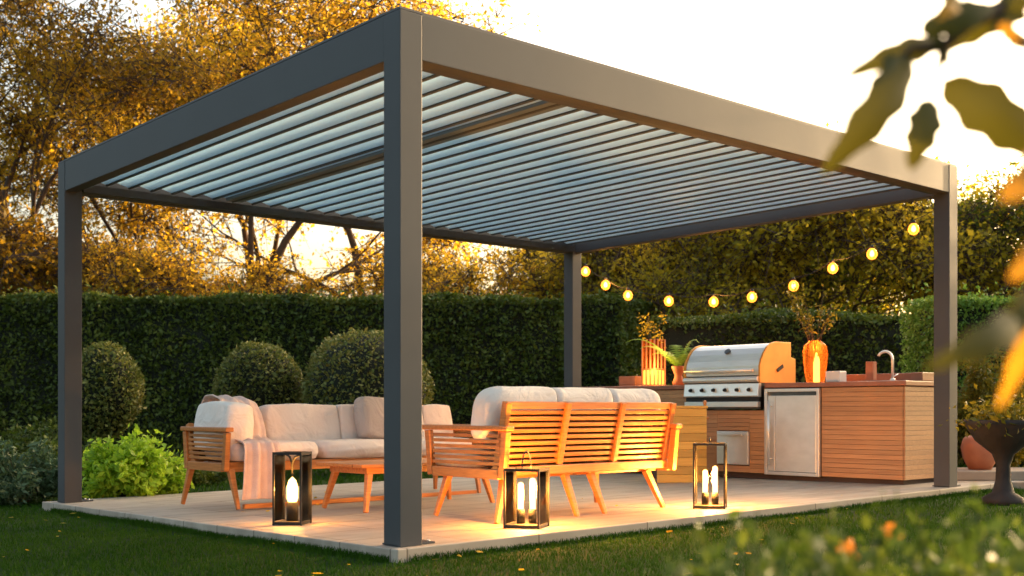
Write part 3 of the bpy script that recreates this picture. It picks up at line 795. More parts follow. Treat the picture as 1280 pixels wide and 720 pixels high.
def kitchen():
    kz = W(KB, KA0 + 1.2).z
    root = thing('kitchen_counter', 'timber clad outdoor kitchen counter running along the back of the patio', 'counter', (P0.x, P0.y, kz), TH)
    D = 0.70
    mb = MB()
    gap0, gap1 = 1.865, 2.825
    for z0, z1, a0, a1 in ((0.05, KH - 0.045, KA0 + 0.03, gap0), (0.05, 0.665, gap0 + 0.001, gap1), (0.05, KH - 0.045, gap1 + 0.001, KA1 - 0.03)):
        mb.box(KB + 0.03, KB + D - 0.02, a0, a1, z0, z1)
    mb.build('carcass', 'shadowgap', root)
    mb = MB()
    planks(mb, 'b', KA0 + 0.022, 1.25, KB, 0.055, KH - 0.05, 19)      # to the right of the fridge
    mb.build('front_cladding', 'clad', root, 0.001, 1)
    mb = MB()
    planks(mb, 'b', 1.862, 2.05, KB, 0.055, 0.66, 14)
    planks(mb, 'b', 2.051, 2.44, KB, 0.462, 0.66, 5); planks(mb, 'b', 2.051, 2.44, KB, 0.055, 0.12, 1)
    planks(mb, 'b', 2.441, KA1, KB, 0.055, 0.66, 14)
    planks(mb, 'b', 2.83, KA1, KB, 0.662, KH - 0.05, 5)
    mb.build('front_cladding', 'clad', root, 0.001, 1)
    mb = MB(); planks(mb, 'a', KB + 0.001, KB + D - 0.02, KA0 + 0.001, 0.055, KH - 0.05, 19); mb.build('end_cladding', 'clad', root, 0.002, 1)
    mb = MB(); mb.box(KB + 0.04, KB + D - 0.04, KA0 + 0.04, KA1 - 0.04, 0.0, 0.049); mb.build('plinth', 'shadowgap', root)
    mb = MB(); mb.box(KB - 0.02, KB + D, KA0 - 0.015, gap0, KH - 0.044, KH)
    mb.box(KB - 0.02, KB + D, gap1, KA1 + 0.01, KH - 0.044, KH); mb.box(KB + 0.62, KB + D, gap0 + 0.001, gap1 - 0.001, KH - 0.044, KH)
    mb.build('worktop', 'worktop', root, 0.006)
    mb = MB(); mb.box(KB + D - 0.09, KB + D, KA0 - 0.01, 1.45, KH + 0.001, KH + 0.085)
    mb.box(KB + 0.28, KB + D - 0.092, KA0 - 0.01, KA0 + 0.10, KH + 0.001, KH + 0.078)
    mb.build('upstand', 'worktop', root, 0.006)
    # sink basin
    mb = MB()
    for (x0, x1, y0, y1) in ((KB + 0.20, KB + 0.212, 0.62, 1.0), (KB + 0.50, KB + 0.512, 0.62, 1.0), (KB + 0.213, KB + 0.499, 0.62, 0.632), (KB + 0.213, KB + 0.499, 0.988, 1.0)):
        mb.box(x0, x1, y0, y1, KH + 0.001, KH + 0.008)
    mb.build('sink_rim', 'steel', root)
    # stainless drawer under the grill
    mb = MB(); mb.box(KB - 0.018, KB + 0.02, 2.055, 2.435, 0.13, 0.455); d = mb.build('drawer', 'steel', root, 0.005)
    mb = MB(); mb.bar((KB - 0.05, 2.10, 0.425), (KB - 0.05, 2.39, 0.425), 0.02, 0.02)
    for a in (2.12, 2.37): mb.bar((KB - 0.045, a, 0.425), (KB - 0.017, a, 0.425), 0.012, 0.012)
    mb.build('handle', 'steel', d, 0.003)
    # faucet, a separate fitting standing on the worktop
    f = thing('faucet', 'slim curved metal faucet standing on the counter near the right post', 'faucet', W(KB + 0.32, 0.72, 0), TH)
    f.location.z = kz + KH
    mb = MB(); mb.lathe([(0.020, 0.0), (0.026, 0.02), (0.015, 0.03)], seg=18); mb.build('base', 'steel', f)
    pts = [(0, 0, 0.02), (0, 0, 0.20)] + [(-0.02 * 0 , 0.075 - 0.075 * math.cos(a), 0.20 + 0.075 * math.sin(a)) for a in np.linspace(0.2, 2.6, 12)]
    mb = MB(); mb.tube(pts, [0.0125] * (len(pts) - 1) + [0.014], 12); mb.build('spout', 'steel', f)
    mb = MB(); mb.tube([(0.01, -0.0, 0.045), (0.06, -0.02, 0.07)], 0.006, 8); mb.build('lever', 'steel', f)
    # fridge
    fr = thing('outdoor_fridge', 'built-in stainless steel fridge with a framed door in the timber counter', 'fridge', (P0.x, P0.y, kz), TH)
    a0, a1 = 1.255, 1.857
    mb = MB(); mb.box(KB - 0.004, KB + 0.024, a0, a1, 0.045, KH - 0.052)
    mb.build('body', 'steel_dark', fr)
    mb = MB()
    mb.box(KB - 0.034, KB - 0.005, a0, a0 + 0.03, 0.05, KH - 0.055); mb.box(KB - 0.034, KB - 0.005, a1 - 0.03, a1, 0.05, KH - 0.055)
    mb.box(KB - 0.0335, KB - 0.005, a0 + 0.031, a1 - 0.031, KH - 0.085, KH - 0.055); mb.box(KB - 0.0335, KB - 0.005, a0 + 0.031, a1 - 0.031, 0.05, 0.08)
    mb.build('door_frame', 'steel', fr, 0.003)
    mb = MB(); mb.box(KB - 0.026, KB - 0.005, a0 + 0.036, a1 - 0.12, 0.085, KH - 0.12); dr = mb.build('door', 'steel', fr, 0.004)
    mb = MB(); mb.box(KB - 0.024, KB - 0.005, a1 - 0.115, a1 - 0.034, 0.085, KH - 0.12); mb.build('side_panel', 'steel', fr, 0.003)
    mb = MB(); mb.tube([(KB - 0.075, a1 - 0.075, 0.14), (KB - 0.075, a1 - 0.075, KH - 0.17)], 0.013, 12)
    for z in (0.2, KH - 0.22): mb.tube([(KB - 0.075, a1 - 0.075, z), (KB - 0.024, a1 - 0.075, z)], 0.007, 8)
    mb.build('handle', 'steel', dr)
    mb = MB(); mb.box(KB - 0.02, KB - 0.006, a0 + 0.04, a1 - 0.1, KH - 0.116, KH - 0.094); mb.build('vent', 'steel_dark', fr)
    return kz
KZ = kitchen()

def grill():
    g = thing('gas_grill', 'stainless steel gas grill with closed domed hood and end cap painted sunlit orange in the counter', 'grill', (P0.x, P0.y, KZ), TH)
    # local frame: x = b (depth, front is low b), y = a (width)
    a0, a1 = 1.88, 2.81; x = KB - 0.06; z0 = 0.93
    def prism(mb, poly, y0, y1, mi=0):
        A = [mb.bm.verts.new((px, y0, pz)) for px, pz in poly]; B = [mb.bm.verts.new((px, y1, pz)) for px, pz in poly]
        n = len(poly); mb.bm.faces.new(A).material_index = mi; mb.bm.faces.new(B[::-1]).material_index = mi
        for k in range(n): mb.bm.faces.new((A[k], A[(k + 1) % n], B[(k + 1) % n], B[k])).material_index = mi
    hood = [(x + 0.0, 1.00), (x + 0.0, 1.09), (x + 0.02, 1.145), (x + 0.06, 1.21), (x + 0.11, 1.265), (x + 0.17, 1.30), (x + 0.24, 1.315), (x + 0.44, 1.31), (x + 0.50, 1.29), (x + 0.50, 1.00)]
    mb = MB(); prism(mb, hood, a0 + 0.02, a1 - 0.02)
    mb.build('hood', 'steel', g, 0.006)
    cap = [(x - 0.012, 0.925), (x - 0.012, 1.09), (x + 0.01, 1.15), (x + 0.052, 1.218), (x + 0.105, 1.275), (x + 0.17, 1.312), (x + 0.24, 1.328), (x + 0.50, 1.328), (x + 0.50, 1.185), (x + 0.58, 1.165), (x + 0.58, 0.925)]
    for y0, y1 in ((a0 - 0.004, a0 + 0.019), (a1 - 0.019, a1 + 0.004)):
        mb = MB(); prism(mb, cap, y0, y1); e = mb.build('end_cap', 'endcap', g, 0.004)
        if y0 < a0:
            mb = MB()
            mb.bar((x + 0.26, y0 - 0.004, 1.045), (x + 0.36, y0 - 0.004, 1.095), 0.008, 0.035); mb.build('vent', 'black', e, 0.002)
    # lower body behind the panels
    mb = MB(); mb.box(x + 0.03, x + 0.56, a0 + 0.021, a1 - 0.021, 0.675, 0.998); mb.build('firebox', 'steel_dark', g)
    # rounded ledge under the hood, handle, control panel with knobs, drip tray
    led = [(x + 0.029, 0.93), (x - 0.03, 0.935), (x - 0.045, 0.95), (x - 0.045, 0.968), (x - 0.03, 0.985), (x + 0.029, 0.992)]
    mb = MB(); prism(mb, led, a0 + 0.012, a1 - 0.012); mb.build('front_ledge', 'steel', g, 0.004)
    pan = [(x + 0.029, 0.79), (x - 0.015, 0.79), (x - 0.028, 0.80), (x - 0.012, 0.922), (x + 0.029, 0.926)]
    mb = MB(); prism(mb, pan, a0 + 0.012, a1 - 0.012); cp = mb.build('control_panel', 'steel', g, 0.003)
    for k in range(6):
        y = a0 + 0.11 + k * (a1 - a0 - 0.22) / 5
        mb = MB(); mb.tube([(x - 0.02, y, 0.862), (x - 0.030, y, 0.86)], 0.024, 20, smooth=False)
        bz = mb.build('knob', 'steel', cp, 0.003)
        mb = MB(); mb.tube([(x - 0.031, y, 0.86), (x - 0.056, y, 0.857)], [0.018, 0.015], 18); mb.build('knob_grip', 'black', cp, 0.002)
    mb = MB(); mb.box(x - 0.025, x + 0.029, a0 + 0.02, a1 - 0.02, 0.692, 0.745); tr = mb.build('drip_tray', 'steel', g, 0.004)
    mb = MB(); mb.box(x + 0.0, x + 0.028, a0 + 0.02, a1 - 0.02, 0.748, 0.787); mb.build('shadow_slot', 'black', g)
    # hood handle
    mb = MB(); mb.tube([(x - 0.055, a0 + 0.05, 1.045), (x - 0.055, a1 - 0.05, 1.045)], 0.016, 14)
    for y in (a0 + 0.10, a1 - 0.10): mb.tube([(x - 0.055, y, 1.045), (x + 0.005, y, 1.05)], 0.010, 10)
    mb.build('hood_handle', 'steel', g)
    # thermometer
    mb = MB(); c = Vector((x + 0.078, (a0 + a1) / 2 - 0.02, 1.24)); nrm = Vector((-0.74, 0, 0.67))
    mb.tube([c - nrm * 0.004, c + nrm * 0.012], 0.032, 20); mb.build('thermometer', 'steel_dark', g, 0.002)
grill()

def low_cabinet():
    # honey coloured cabinet standing in front of the grill
    p = at(859, 605, 10.55)
    ang = math.atan2(p.x, p.y)
    z = W(4.86, 2.1).z
    r = thing('low_cabinet', 'low honey-coloured boarded cabinet between the slat-back sofa and the grill', 'cabinet', (p.x - 0.20, p.y, z), R(6))
    mb = MB(); mb.box(-0.06, 0.37, 0.02, 0.52, 0.03, 0.68); mb.build('body', 'shadowgap', r)
    mb = MB(); planks(mb, 'a', -0.08, 0.39, 0.0, 0.0, 0.69, 9); mb.build('front_boards', 'clad_yellow', r, 0.002, 1)
    mb = MB(); planks(mb, 'b', 0.02, 0.52, 0.3705, 0.0, 0.69, 9); mb.build('side_boards', 'clad_yellow', r, 0.002, 1)
    mb = MB(); mb.box(-0.09, 0.40, -0.01, 0.53, 0.691, 0.715); mb.build('lid', 'clad_yellow', r, 0.004)
    for k, zz in enumerate((0.725, 0.60)):
        mb = MB(); mb.lathe([(0.012, 0), (0.014, 0.01), (0.018, 0.03), (0.012, 0.045), (0.004, 0.05)], (0.375, 0.01, 0.716)) if k == 0 else mb.tube([(0.392, 0.03, 0.6), (0.415, 0.03, 0.6)], 0.014, 10)
        mb.build('knob', 'teak', r)
low_cabinet()

# ------------------------------------------------------------------ things on the counter
def on_counter(px, inset):
    """point on the worktop seen at photo column px, inset behind the front edge"""
    b = KB + inset; r_ = (px - 640) / F
    q = P0 + VX * b
    tt = (q.x - r_ * q.y) / (-UX.x + r_ * UX.y)
    p = q + UX * tt
    return Vector((p.x, p.y, KZ + KH + 0.0015))

def counter_items():
    # amber vase with a candle in it
    p = on_counter(1019, 0.22)
    v = thing('amber_vase', 'ribbed amber glass vase with a lit candle inside, standing right of the grill', 'vase', p)
    seg = 24
    prof = [(0.07, 0.0), (0.082, 0.02), (0.095, 0.10), (0.108, 0.22), (0.11, 0.30), (0.095, 0.355), (0.06, 0.385), (0.05, 0.395)]
    mb = MB(); rings = []
    for r_, z in prof:
        rings.append([mb.bm.verts.new((r_ * (1 + 0.05 * (k % 2)) * math.cos(2 * math.pi * k / seg), r_ * (1 + 0.05 * (k % 2)) * math.sin(2 * math.pi * k / seg), z)) for k in range(seg)])
    for r0, r1 in zip(rings, rings[1:]):
        for k in range(seg): mb.bm.faces.new((r0[k], r0[(k + 1) % seg], r1[(k + 1) % seg], r1[k]))
    mb.bm.faces.new(rings[0][::-1])
    mb.build('glass', 'amber_glass', v)
    mb = MB(); mb.lathe([(0.026, 0.004), (0.03, 0.02), (0.03, 0.20), (0.022, 0.24), (0.010, 0.27), (0.003, 0.285)], (0.01, -0.01, 0), 18); mb.build('candle', 'candle', v)
    point_light((0, -0.0, 0.33), 1.6, parent=v, r=0.02)
    # dried twigs in the vase
    tw = thing('twig_bouquet', 'loose bunch of leafy twigs rising from the amber vase', 'plant', p + Vector((0, 0, 0.37)))
    mb = MB(); cs = []
    r_ = random.Random(5)
    for k in range(16):
        a = r_.uniform(0, 6.28); s = r_.uniform(0.05, 0.30); h = r_.uniform(0.25, 0.58)
        pts = [(0, 0, -0.30), (0.25 * s * math.cos(a), 0.25 * s * math.sin(a), 0.05), (0.6 * s * math.cos(a), 0.6 * s * math.sin(a), h * 0.55), (s * math.cos(a), s * math.sin(a), h)]
        mb.tube(pts, [0.004, 0.0035, 0.0025, 0.0012], 5)
        for j in range(16):
            f = r_.uniform(0.3, 1); q = Vector(pts[1]).lerp(Vector(pts[3]), f)
            cs.append((q.x + r_.gauss(0, 0.03), q.y + r_.gauss(0, 0.03), q.z + r_.gauss(0, 0.03)))
    mb.build('stems', 'bark', tw)
    link('leaves', leaf_mesh('leaves', np.array(cs), 0.045, 0.5), 'olive', tw)
    # tall copper lantern with a glowing lower half
    p = on_counter(817, 0.20); 
    l = thing('copper_lantern', 'tall copper and glass lantern glowing yellow at its foot, left of the grill', 'lantern', p, TH)
    s = 0.085; h = 0.50
    mb = MB()
    for x, y in ((-s, -s), (s, -s), (s, s), (-s, s), (-s / 3, -s), (s / 3, -s), (-s, s / 3), (-s, -s / 3)): mb.box(x - 0.008, x + 0.008, y - 0.008, y + 0.008, 0.0, h)
    mb.box(-s - 0.01, s + 0.01, -s - 0.01, s + 0.01, 0.0, 0.015)
    mb.box(-s - 0.009, s + 0.009, -s - 0.009, s + 0.009, 0.175, 0.185)
    mb.build('frame', 'terracotta', l, 0.002)
    mb = MB(); q = s - 0.006
    mb.box(-q - 0.001, -q + 0.001, -q, q, 0.19, h - 0.01); mb.box(-q + 0.002, q, -q - 0.001, -q + 0.001, 0.19, h - 0.01); mb.build('glass_pane', 'amber_glass', l)
    mb = MB(); mb.box(-q, q, -q, q, 0.016, 0.170); mb.build('lamp_block', 'lamp_yellow', l, 0.01)
    point_light((-0.16, -0.16, 0.2), 2.0, (1.0, 0.6, 0.15), parent=l)
    # dried flowers standing in it
    tw = thing('dried_flowers', 'dried grass stems standing in the tall copper lantern', 'plant', p + Vector((0, 0, 0.2)))
    mb = MB(); cs = []
    for k in range(12):
        a = r_.uniform(0, 6.28); s_ = r_.uniform(0.03, 0.16); h_ = r_.uniform(0.35, 0.60)
        mb.tube([(0, 0, 0), (0.3 * s_ * math.cos(a), 0.3 * s_ * math.sin(a), 0.25), (s_ * math.cos(a), s_ * math.sin(a), h_)], [0.004, 0.003, 0.002], 5)
        for j in range(12): cs.append((s_ * math.cos(a) + r_.gauss(0, 0.025), s_ * math.sin(a) + r_.gauss(0, 0.025), h_ + r_.gauss(-0.05, 0.05)))
    mb.build('stems', 'bark', tw); link('foliage', leaf_mesh('foliage', np.array(cs), 0.04, 0.4), 'gold', tw)
    # fern in a terracotta pot
    p = on_counter(848, 0.22)
    fz = thing('potted_fern', 'bright green fern in a small waisted terracotta pot behind the copper lantern', 'potted plant', p)
    mb = MB(); mb.lathe([(0.055, 0), (0.065, 0.03), (0.045, 0.08), (0.04, 0.11), (0.06, 0.16), (0.075, 0.20), (0.07, 0.205), (0.06, 0.19)], seg=22); mb.build('pot', 'terracotta', fz)
    V = []; Fc = []
    def frond(ang, L, lift, wd):
        pts = []
        for i in range(9):
            f = i / 8
            pts.append(Vector((math.cos(ang) * L * f, math.sin(ang) * L * f, 0.19 + lift * math.sin(f * 2.0) * 1.0)))
        side = Vector((-math.sin(ang), math.cos(ang), 0))
        for i in range(8):
            f = (i + 0.5) / 8; ww = wd * math.sin(math.pi * min(1, f * 0.9 + 0.12)) 
            for sg in (-1, 1):
                for sub in range(2):
                    c0 = pts[i].lerp(pts[i + 1], 0.5 * sub); c1 = pts[i].lerp(pts[i + 1], 0.5 * sub + 0.45)
                    tip = (c0 + c1) / 2 + side * sg * ww + (pts[i + 1] - pts[i]) * 0.6 + Vector((0, 0, -0.01))
                    k = len(V); V.extend([c0, tip, c1]); Fc.append((k, k + 1, k + 2))
    for ang, L, lift, wd in ((0.15, 0.20, 0.30, 0.05), (3.0, 0.24, 0.16, 0.05), (2.4, 0.20, 0.18, 0.05), (3.6, 0.42, 0.22, 0.045), (0.8, 0.22, 0.22, 0.045), (-1.2, 0.2, 0.14, 0.05), (-2.2, 0.26, 0.12, 0.05), (1.6, 0.22, 0.25, 0.05), (3.25, 0.50, 0.30, 0.04), (-0.4, 0.2, 0.16, 0.05)):
        frond(ang, L * 1.1, lift, wd * 1.9)
    link('fronds', np_mesh('fronds', np.array([tuple(v) for v in V]), np.array(Fc)), 'fern', fz)
    # small blocks
    def block(name, label, cat, px, ins, w_, d_, h_, mat, rz=TH, open_top=False):
        p = on_counter(px, ins)
        mb = MB()
        if open_top:
            t_ = 0.012
            mb.box(-w_/2, w_/2, -d_/2, d_/2, 0, 0.014)
            mb.box(-w_/2, -w_/2 + t_, -d_/2, d_/2, 0.0145, h_); mb.box(w_/2 - t_, w_/2, -d_/2, d_/2, 0.0145, h_)
            mb.box(-w_/2 + t_, w_/2 - t_, -d_/2, -d_/2 + t_, 0.0145, h_); mb.box(-w_/2 + t_, w_/2 - t_, d_/2 - t_, d_/2, 0.0145, h_)
        else: mb.box(-w_ / 2, w_ / 2, -d_ / 2, d_ / 2, 0, h_)
        o = mb.build(name, mat, None, 0.008, 3); o.location = p; o.rotation_euler = (0, 0, rz)
        tag(o, label, cat)
    block('planter_box', 'terracotta planter box at the left end of the counter, left of the copper lantern', 'planter box', 789, 0.20, 0.14, 0.24, 0.11, 'terracotta', open_top=True)
    block('tissue_box', 'small white box on the counter beside the amber vase', 'box', 1045, 0.14, 0.12, 0.15, 0.10, 'white_ceramic')
    block('utensil_cup', 'square terracotta cup standing on the counter left of the faucet', 'cup', 1089, 0.40, 0.075, 0.075, 0.19, 'terracotta', open_top=True)
counter_items()

# ------------------------------------------------------------------ string lights
def string_lights():
    # bulbs hang from a cable slung behind the pergola
    px = [(700, 316), (732, 339), (757, 356), (785, 369), (836, 376), (892, 377), (940, 371), (992, 357), (1041, 335), (1090, 317), (1142, 286), (1204, 243)]
    deps = [15.8, 15.6, 15.4, 15.2, 14.9, 14.6, 14.3, 14.0, 13.7, 13.4, 13.1, 12.8]
    r = thing('string_lights', 'string of warm glowing globe bulbs slung between trees behind the counter', 'string lights')
    pts = [at(x, y, d) for (x, y), d in zip(px, deps)]
    mb = MB(); cab = []
    for p, q in zip(pts, pts[1:]):
        for k in range(5):
            f = k / 5; c = p.lerp(q, f) + Vector((0, 0, 0.10 - 0.05 * 4 * f * (1 - f))); cab.append(c)
    cab.append(pts[-1] + Vector((0, 0, 0.10)))
    cab = [cab[0] + Vector((-1.2, 0.6, 0.35))] + cab + [cab[-1] + Vector((0.9, -0.3, 0.45)), cab[-1] + Vector((2.2, -0.8, 1.3))]
    mb.tube(cab, 0.004, 6); mb.build('cable', 'black', r)
    for p in pts[1:-1]:
        mb = MB(); mb.lathe([(0.003, -0.072), (0.036, -0.06), (0.058, -0.03), (0.063, 0.0), (0.05, 0.035), (0.022, 0.06)], p, 16); b = mb.build('bulb', 'bulb', r)
        mb = MB(); mb.lathe([(0.003, -0.038), (0.022, -0.028), (0.027, -0.008), (0.022, 0.02), (0.008, 0.04)], p, 12); mb.build('filament', 'filament', b)
        mb = MB(); mb.lathe([(0.023, 0.0605), (0.021, 0.09), (0.008, 0.10)], p, 12); mb.build('socket', 'black', b)
    for k in (2, 5, 8): point_light(pts[k] + Vector((0, -0.12, -0.02)), 6, name='bulb_light', r=0.05, parent=r)
string_lights()

# ------------------------------------------------------------------ plants
def hedge(name, label, x0, x1, y0, y1, h, mat, leaf=0.055, dens=1500, rz=0, loc=(0, 0), core='hedge_core', uneven=0.07, faces='flbrt', flowers=0):
    root = thing(name, label, 'hedge', (loc[0], loc[1], fall(loc[0], loc[1]) - 0.075), rz)
    mb = MB(); m_ = 0.10; mb.box(x0 + m_, x1 - m_, y0 + m_, y1 - m_, 0, h - m_); mb.build('branches', core, root)
    cs, ns = [], []
    Lx, Ly = x1 - x0, y1 - y0
    def add(n, f, nrm):
        u, v = rng.random(n), rng.random(n)
        p = f(u, v)
        wob = 0.5 * (np.sin(p[:, 0] * 1.9 + 1.3 * p[:, 2]) + np.sin(p[:, 1] * 2.3 + p[:, 2] * 2.1 + 1)) 
        d = -np.abs(rng.normal(size=n)) * 0.05 + uneven * wob + 0.02
        d += 0.03 * np.sin(p[:, 0] * 5.3 + p[:, 2] * 4.1) * np.sin(p[:, 2] * 6.7 - p[:, 1] * 3)
        stray = rng.random(n) < 0.05
        d[stray] += rng.random(stray.sum()) ** 2 * 0.20
        cs.append(p + np.array(nrm)[None] * d[:, None]); ns.append(np.repeat(np.array(nrm, float)[None], n, 0))
    z0 = 0.02
    if 'f' in faces: add(int(Lx * h * dens), lambda u, v: np.stack([x0 + u * Lx, np.full_like(u, y0), z0 + v * (h - z0)], 1), (0, -1, 0))
    if 'b' in faces: add(int(Lx * h * dens * 0.3), lambda u, v: np.stack([x0 + u * Lx, np.full_like(u, y1), z0 + v * (h - z0)], 1), (0, 1, 0))
    if 'l' in faces: add(int(Ly * h * dens), lambda u, v: np.stack([np.full_like(u, x0), y0 + u * Ly, z0 + v * (h - z0)], 1), (-1, 0, 0))
    if 'r' in faces: add(int(Ly * h * dens), lambda u, v: np.stack([np.full_like(u, x1), y0 + u * Ly, z0 + v * (h - z0)], 1), (1, 0, 0))
    if 't' in faces: add(int(Lx * Ly * dens * 1.2), lambda u, v: np.stack([x0 + u * Lx, y0 + v * Ly, np.full_like(u, h)], 1), (0, 0, 1))
    c = np.concatenate(cs); n_ = np.concatenate(ns)
    link('foliage', leaf_mesh('foliage', c, leaf, 0.55, normal=n_ * 0.6, spread=1.0), mat, root)
    if flowers:
        k = rng.integers(0, int(Lx * h * dens), flowers); fc = c[k] + np.array([0, -0.05, 0])
        fc = (fc[:, None, :] + rng.normal(size=(flowers, 9, 3)) * 0.02).reshape(-1, 3)
        link('blossom', leaf_mesh('blossom', fc, 0.05, 0.9), 'petal', root)
    return root

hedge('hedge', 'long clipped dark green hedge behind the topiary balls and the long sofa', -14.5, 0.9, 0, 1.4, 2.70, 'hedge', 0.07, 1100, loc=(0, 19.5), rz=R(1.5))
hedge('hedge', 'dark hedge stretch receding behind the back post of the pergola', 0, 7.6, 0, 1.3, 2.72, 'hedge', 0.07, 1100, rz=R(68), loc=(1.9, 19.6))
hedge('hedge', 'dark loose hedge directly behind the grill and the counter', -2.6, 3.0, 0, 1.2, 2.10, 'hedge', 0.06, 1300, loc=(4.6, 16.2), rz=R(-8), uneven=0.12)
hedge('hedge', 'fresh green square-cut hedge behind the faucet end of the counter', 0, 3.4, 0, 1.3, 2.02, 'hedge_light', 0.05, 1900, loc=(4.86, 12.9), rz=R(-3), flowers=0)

def ball(label, px, py, Y, rx, rz_, seed=0):
    p = at(px, py, Y); g = fall(p.x, p.y) - 0.07
    root = thing('topiary_ball', label, 'topiary', (p.x, p.y, g), 0, 'clipped topiary balls before the hedge')
    cz = p.z - g
    n = int(7500 * rx * rx + 5000)
    d = unit(rng.normal(size=(n, 3)))
    rr = 1 - np.abs(rng.normal(size=n)) * 0.05 + 0.03 * np.sin(d[:, 0] * 4 + d[:, 2] * 3 + seed) + 0.012 * np.sin(d[:, 0] * 13 + d[:, 2] * 11) + (rng.random(n) < 0.05) * rng.random(n) * 0.10
    c = d * np.array([rx, rx, rz_]) * rr[:, None] + np.array([0, 0, cz])
    mb = MB(); mb.lathe([(rx * 0.9 * math.cos(a), cz + rz_ * 0.9 * math.sin(a)) for a in np.linspace(-1.5, 1.5, 12)], seg=24); mb.build('branches', 'hedge_core', root)
    link('foliage', leaf_mesh('foliage', c, 0.045, 0.6, normal=d * 0.8), 'topiary', root)
    mb = MB(); mb.tube([(0, 0, 0), (0, 0, max(0.1, cz - rz_ * 0.8))], 0.05, 8); mb.build('trunk', 'bark', root)
ball('clipped topiary ball, the middle one, just left of centre behind the long sofa', 325, 484, 14.5, 0.57, 0.57, 0)
ball('largest clipped topiary ball, partly hidden by the nearest pergola post', 459, 494, 14.2, 0.82, 0.84, 2)
ball('egg-shaped topiary ball right beside the left pergola post, over the lime green shrub', 128, 489, 13.2, 0.45, 0.56, 4)

def shrub(name, label, px, base_y, Y, w_, h_, mat, n, leaf, ratio=0.5, cat='shrub', group=None, lobes=9):
    p = at(px, base_y, Y); g = fall(p.x, p.y) - 0.07
    root = thing(name, label, cat, (p.x, p.y, g), 0, group)
    cs = []; mb = MB()
    for k in range(lobes * 6):
        a = rng.uniform(0, 2 * np.pi); rr = math.sqrt(rng.random()); f = rng.uniform(0.45, 1)
        hz = h_ * (1 - 0.55 * rr ** 2) * f
        tip = np.array([math.cos(a) * rr * w_ / 2, math.sin(a) * rr * w_ / 2, hz])
        mb.tube([(tip[0] * 0.15, tip[1] * 0.15, 0), tuple(tip * 0.6 * np.array([0.8, 0.8, 1])), tuple(tip)], [0.006, 0.004, 0.002], 4, cap=False)
        m = n // (lobes * 6)
        u = rng.random(m) ** 0.6
        c = tip[None] * np.stack([0.55 + 0.45 * u, 0.55 + 0.45 * u, 0.25 + 0.75 * u], 1) + rng.normal(size=(m, 3)) * 0.045
        cs.append(c)
    c = np.concatenate(cs); c[:, 2] = np.abs(c[:, 2]) + 0.01
    mb.build('stems', 'bark', root)
    nrm = unit(c - np.array([0, 0, h_ * 0.2])) * 0.7
    link('foliage', leaf_mesh('foliage', c, leaf, ratio, normal=nrm), mat, root)
    return root
shrub('lime_shrub', 'bright lime green shrub beside the left pergola post', 163, 617, 10.0, 0.95, 0.66, 'bright', 7000, 0.062, 0.5)
shrub('sage_shrub', 'grey-green leafy shrub at the left edge of the picture, on the lawn', 22, 628, 9.9, 0.95, 0.60, 'greyleaf', 8000, 0.055, 0.35)
shrub('low_shrub', 'low dark spreading shrub behind the lime green shrub', 222, 600, 12.2, 1.1, 0.36, 'hedge', 5000, 0.05)
shrub('sage_shrub', 'dark green shrub filling the gap before the hedge far left', 60, 590, 12.5, 1.6, 0.75, 'hedge', 7000, 0.055)
shrub('rose_bush', 'tall flowering bush right of the right pergola post', 1235, 560, 11.8, 1.3, 1.55, 'olive', 12000, 0.05)

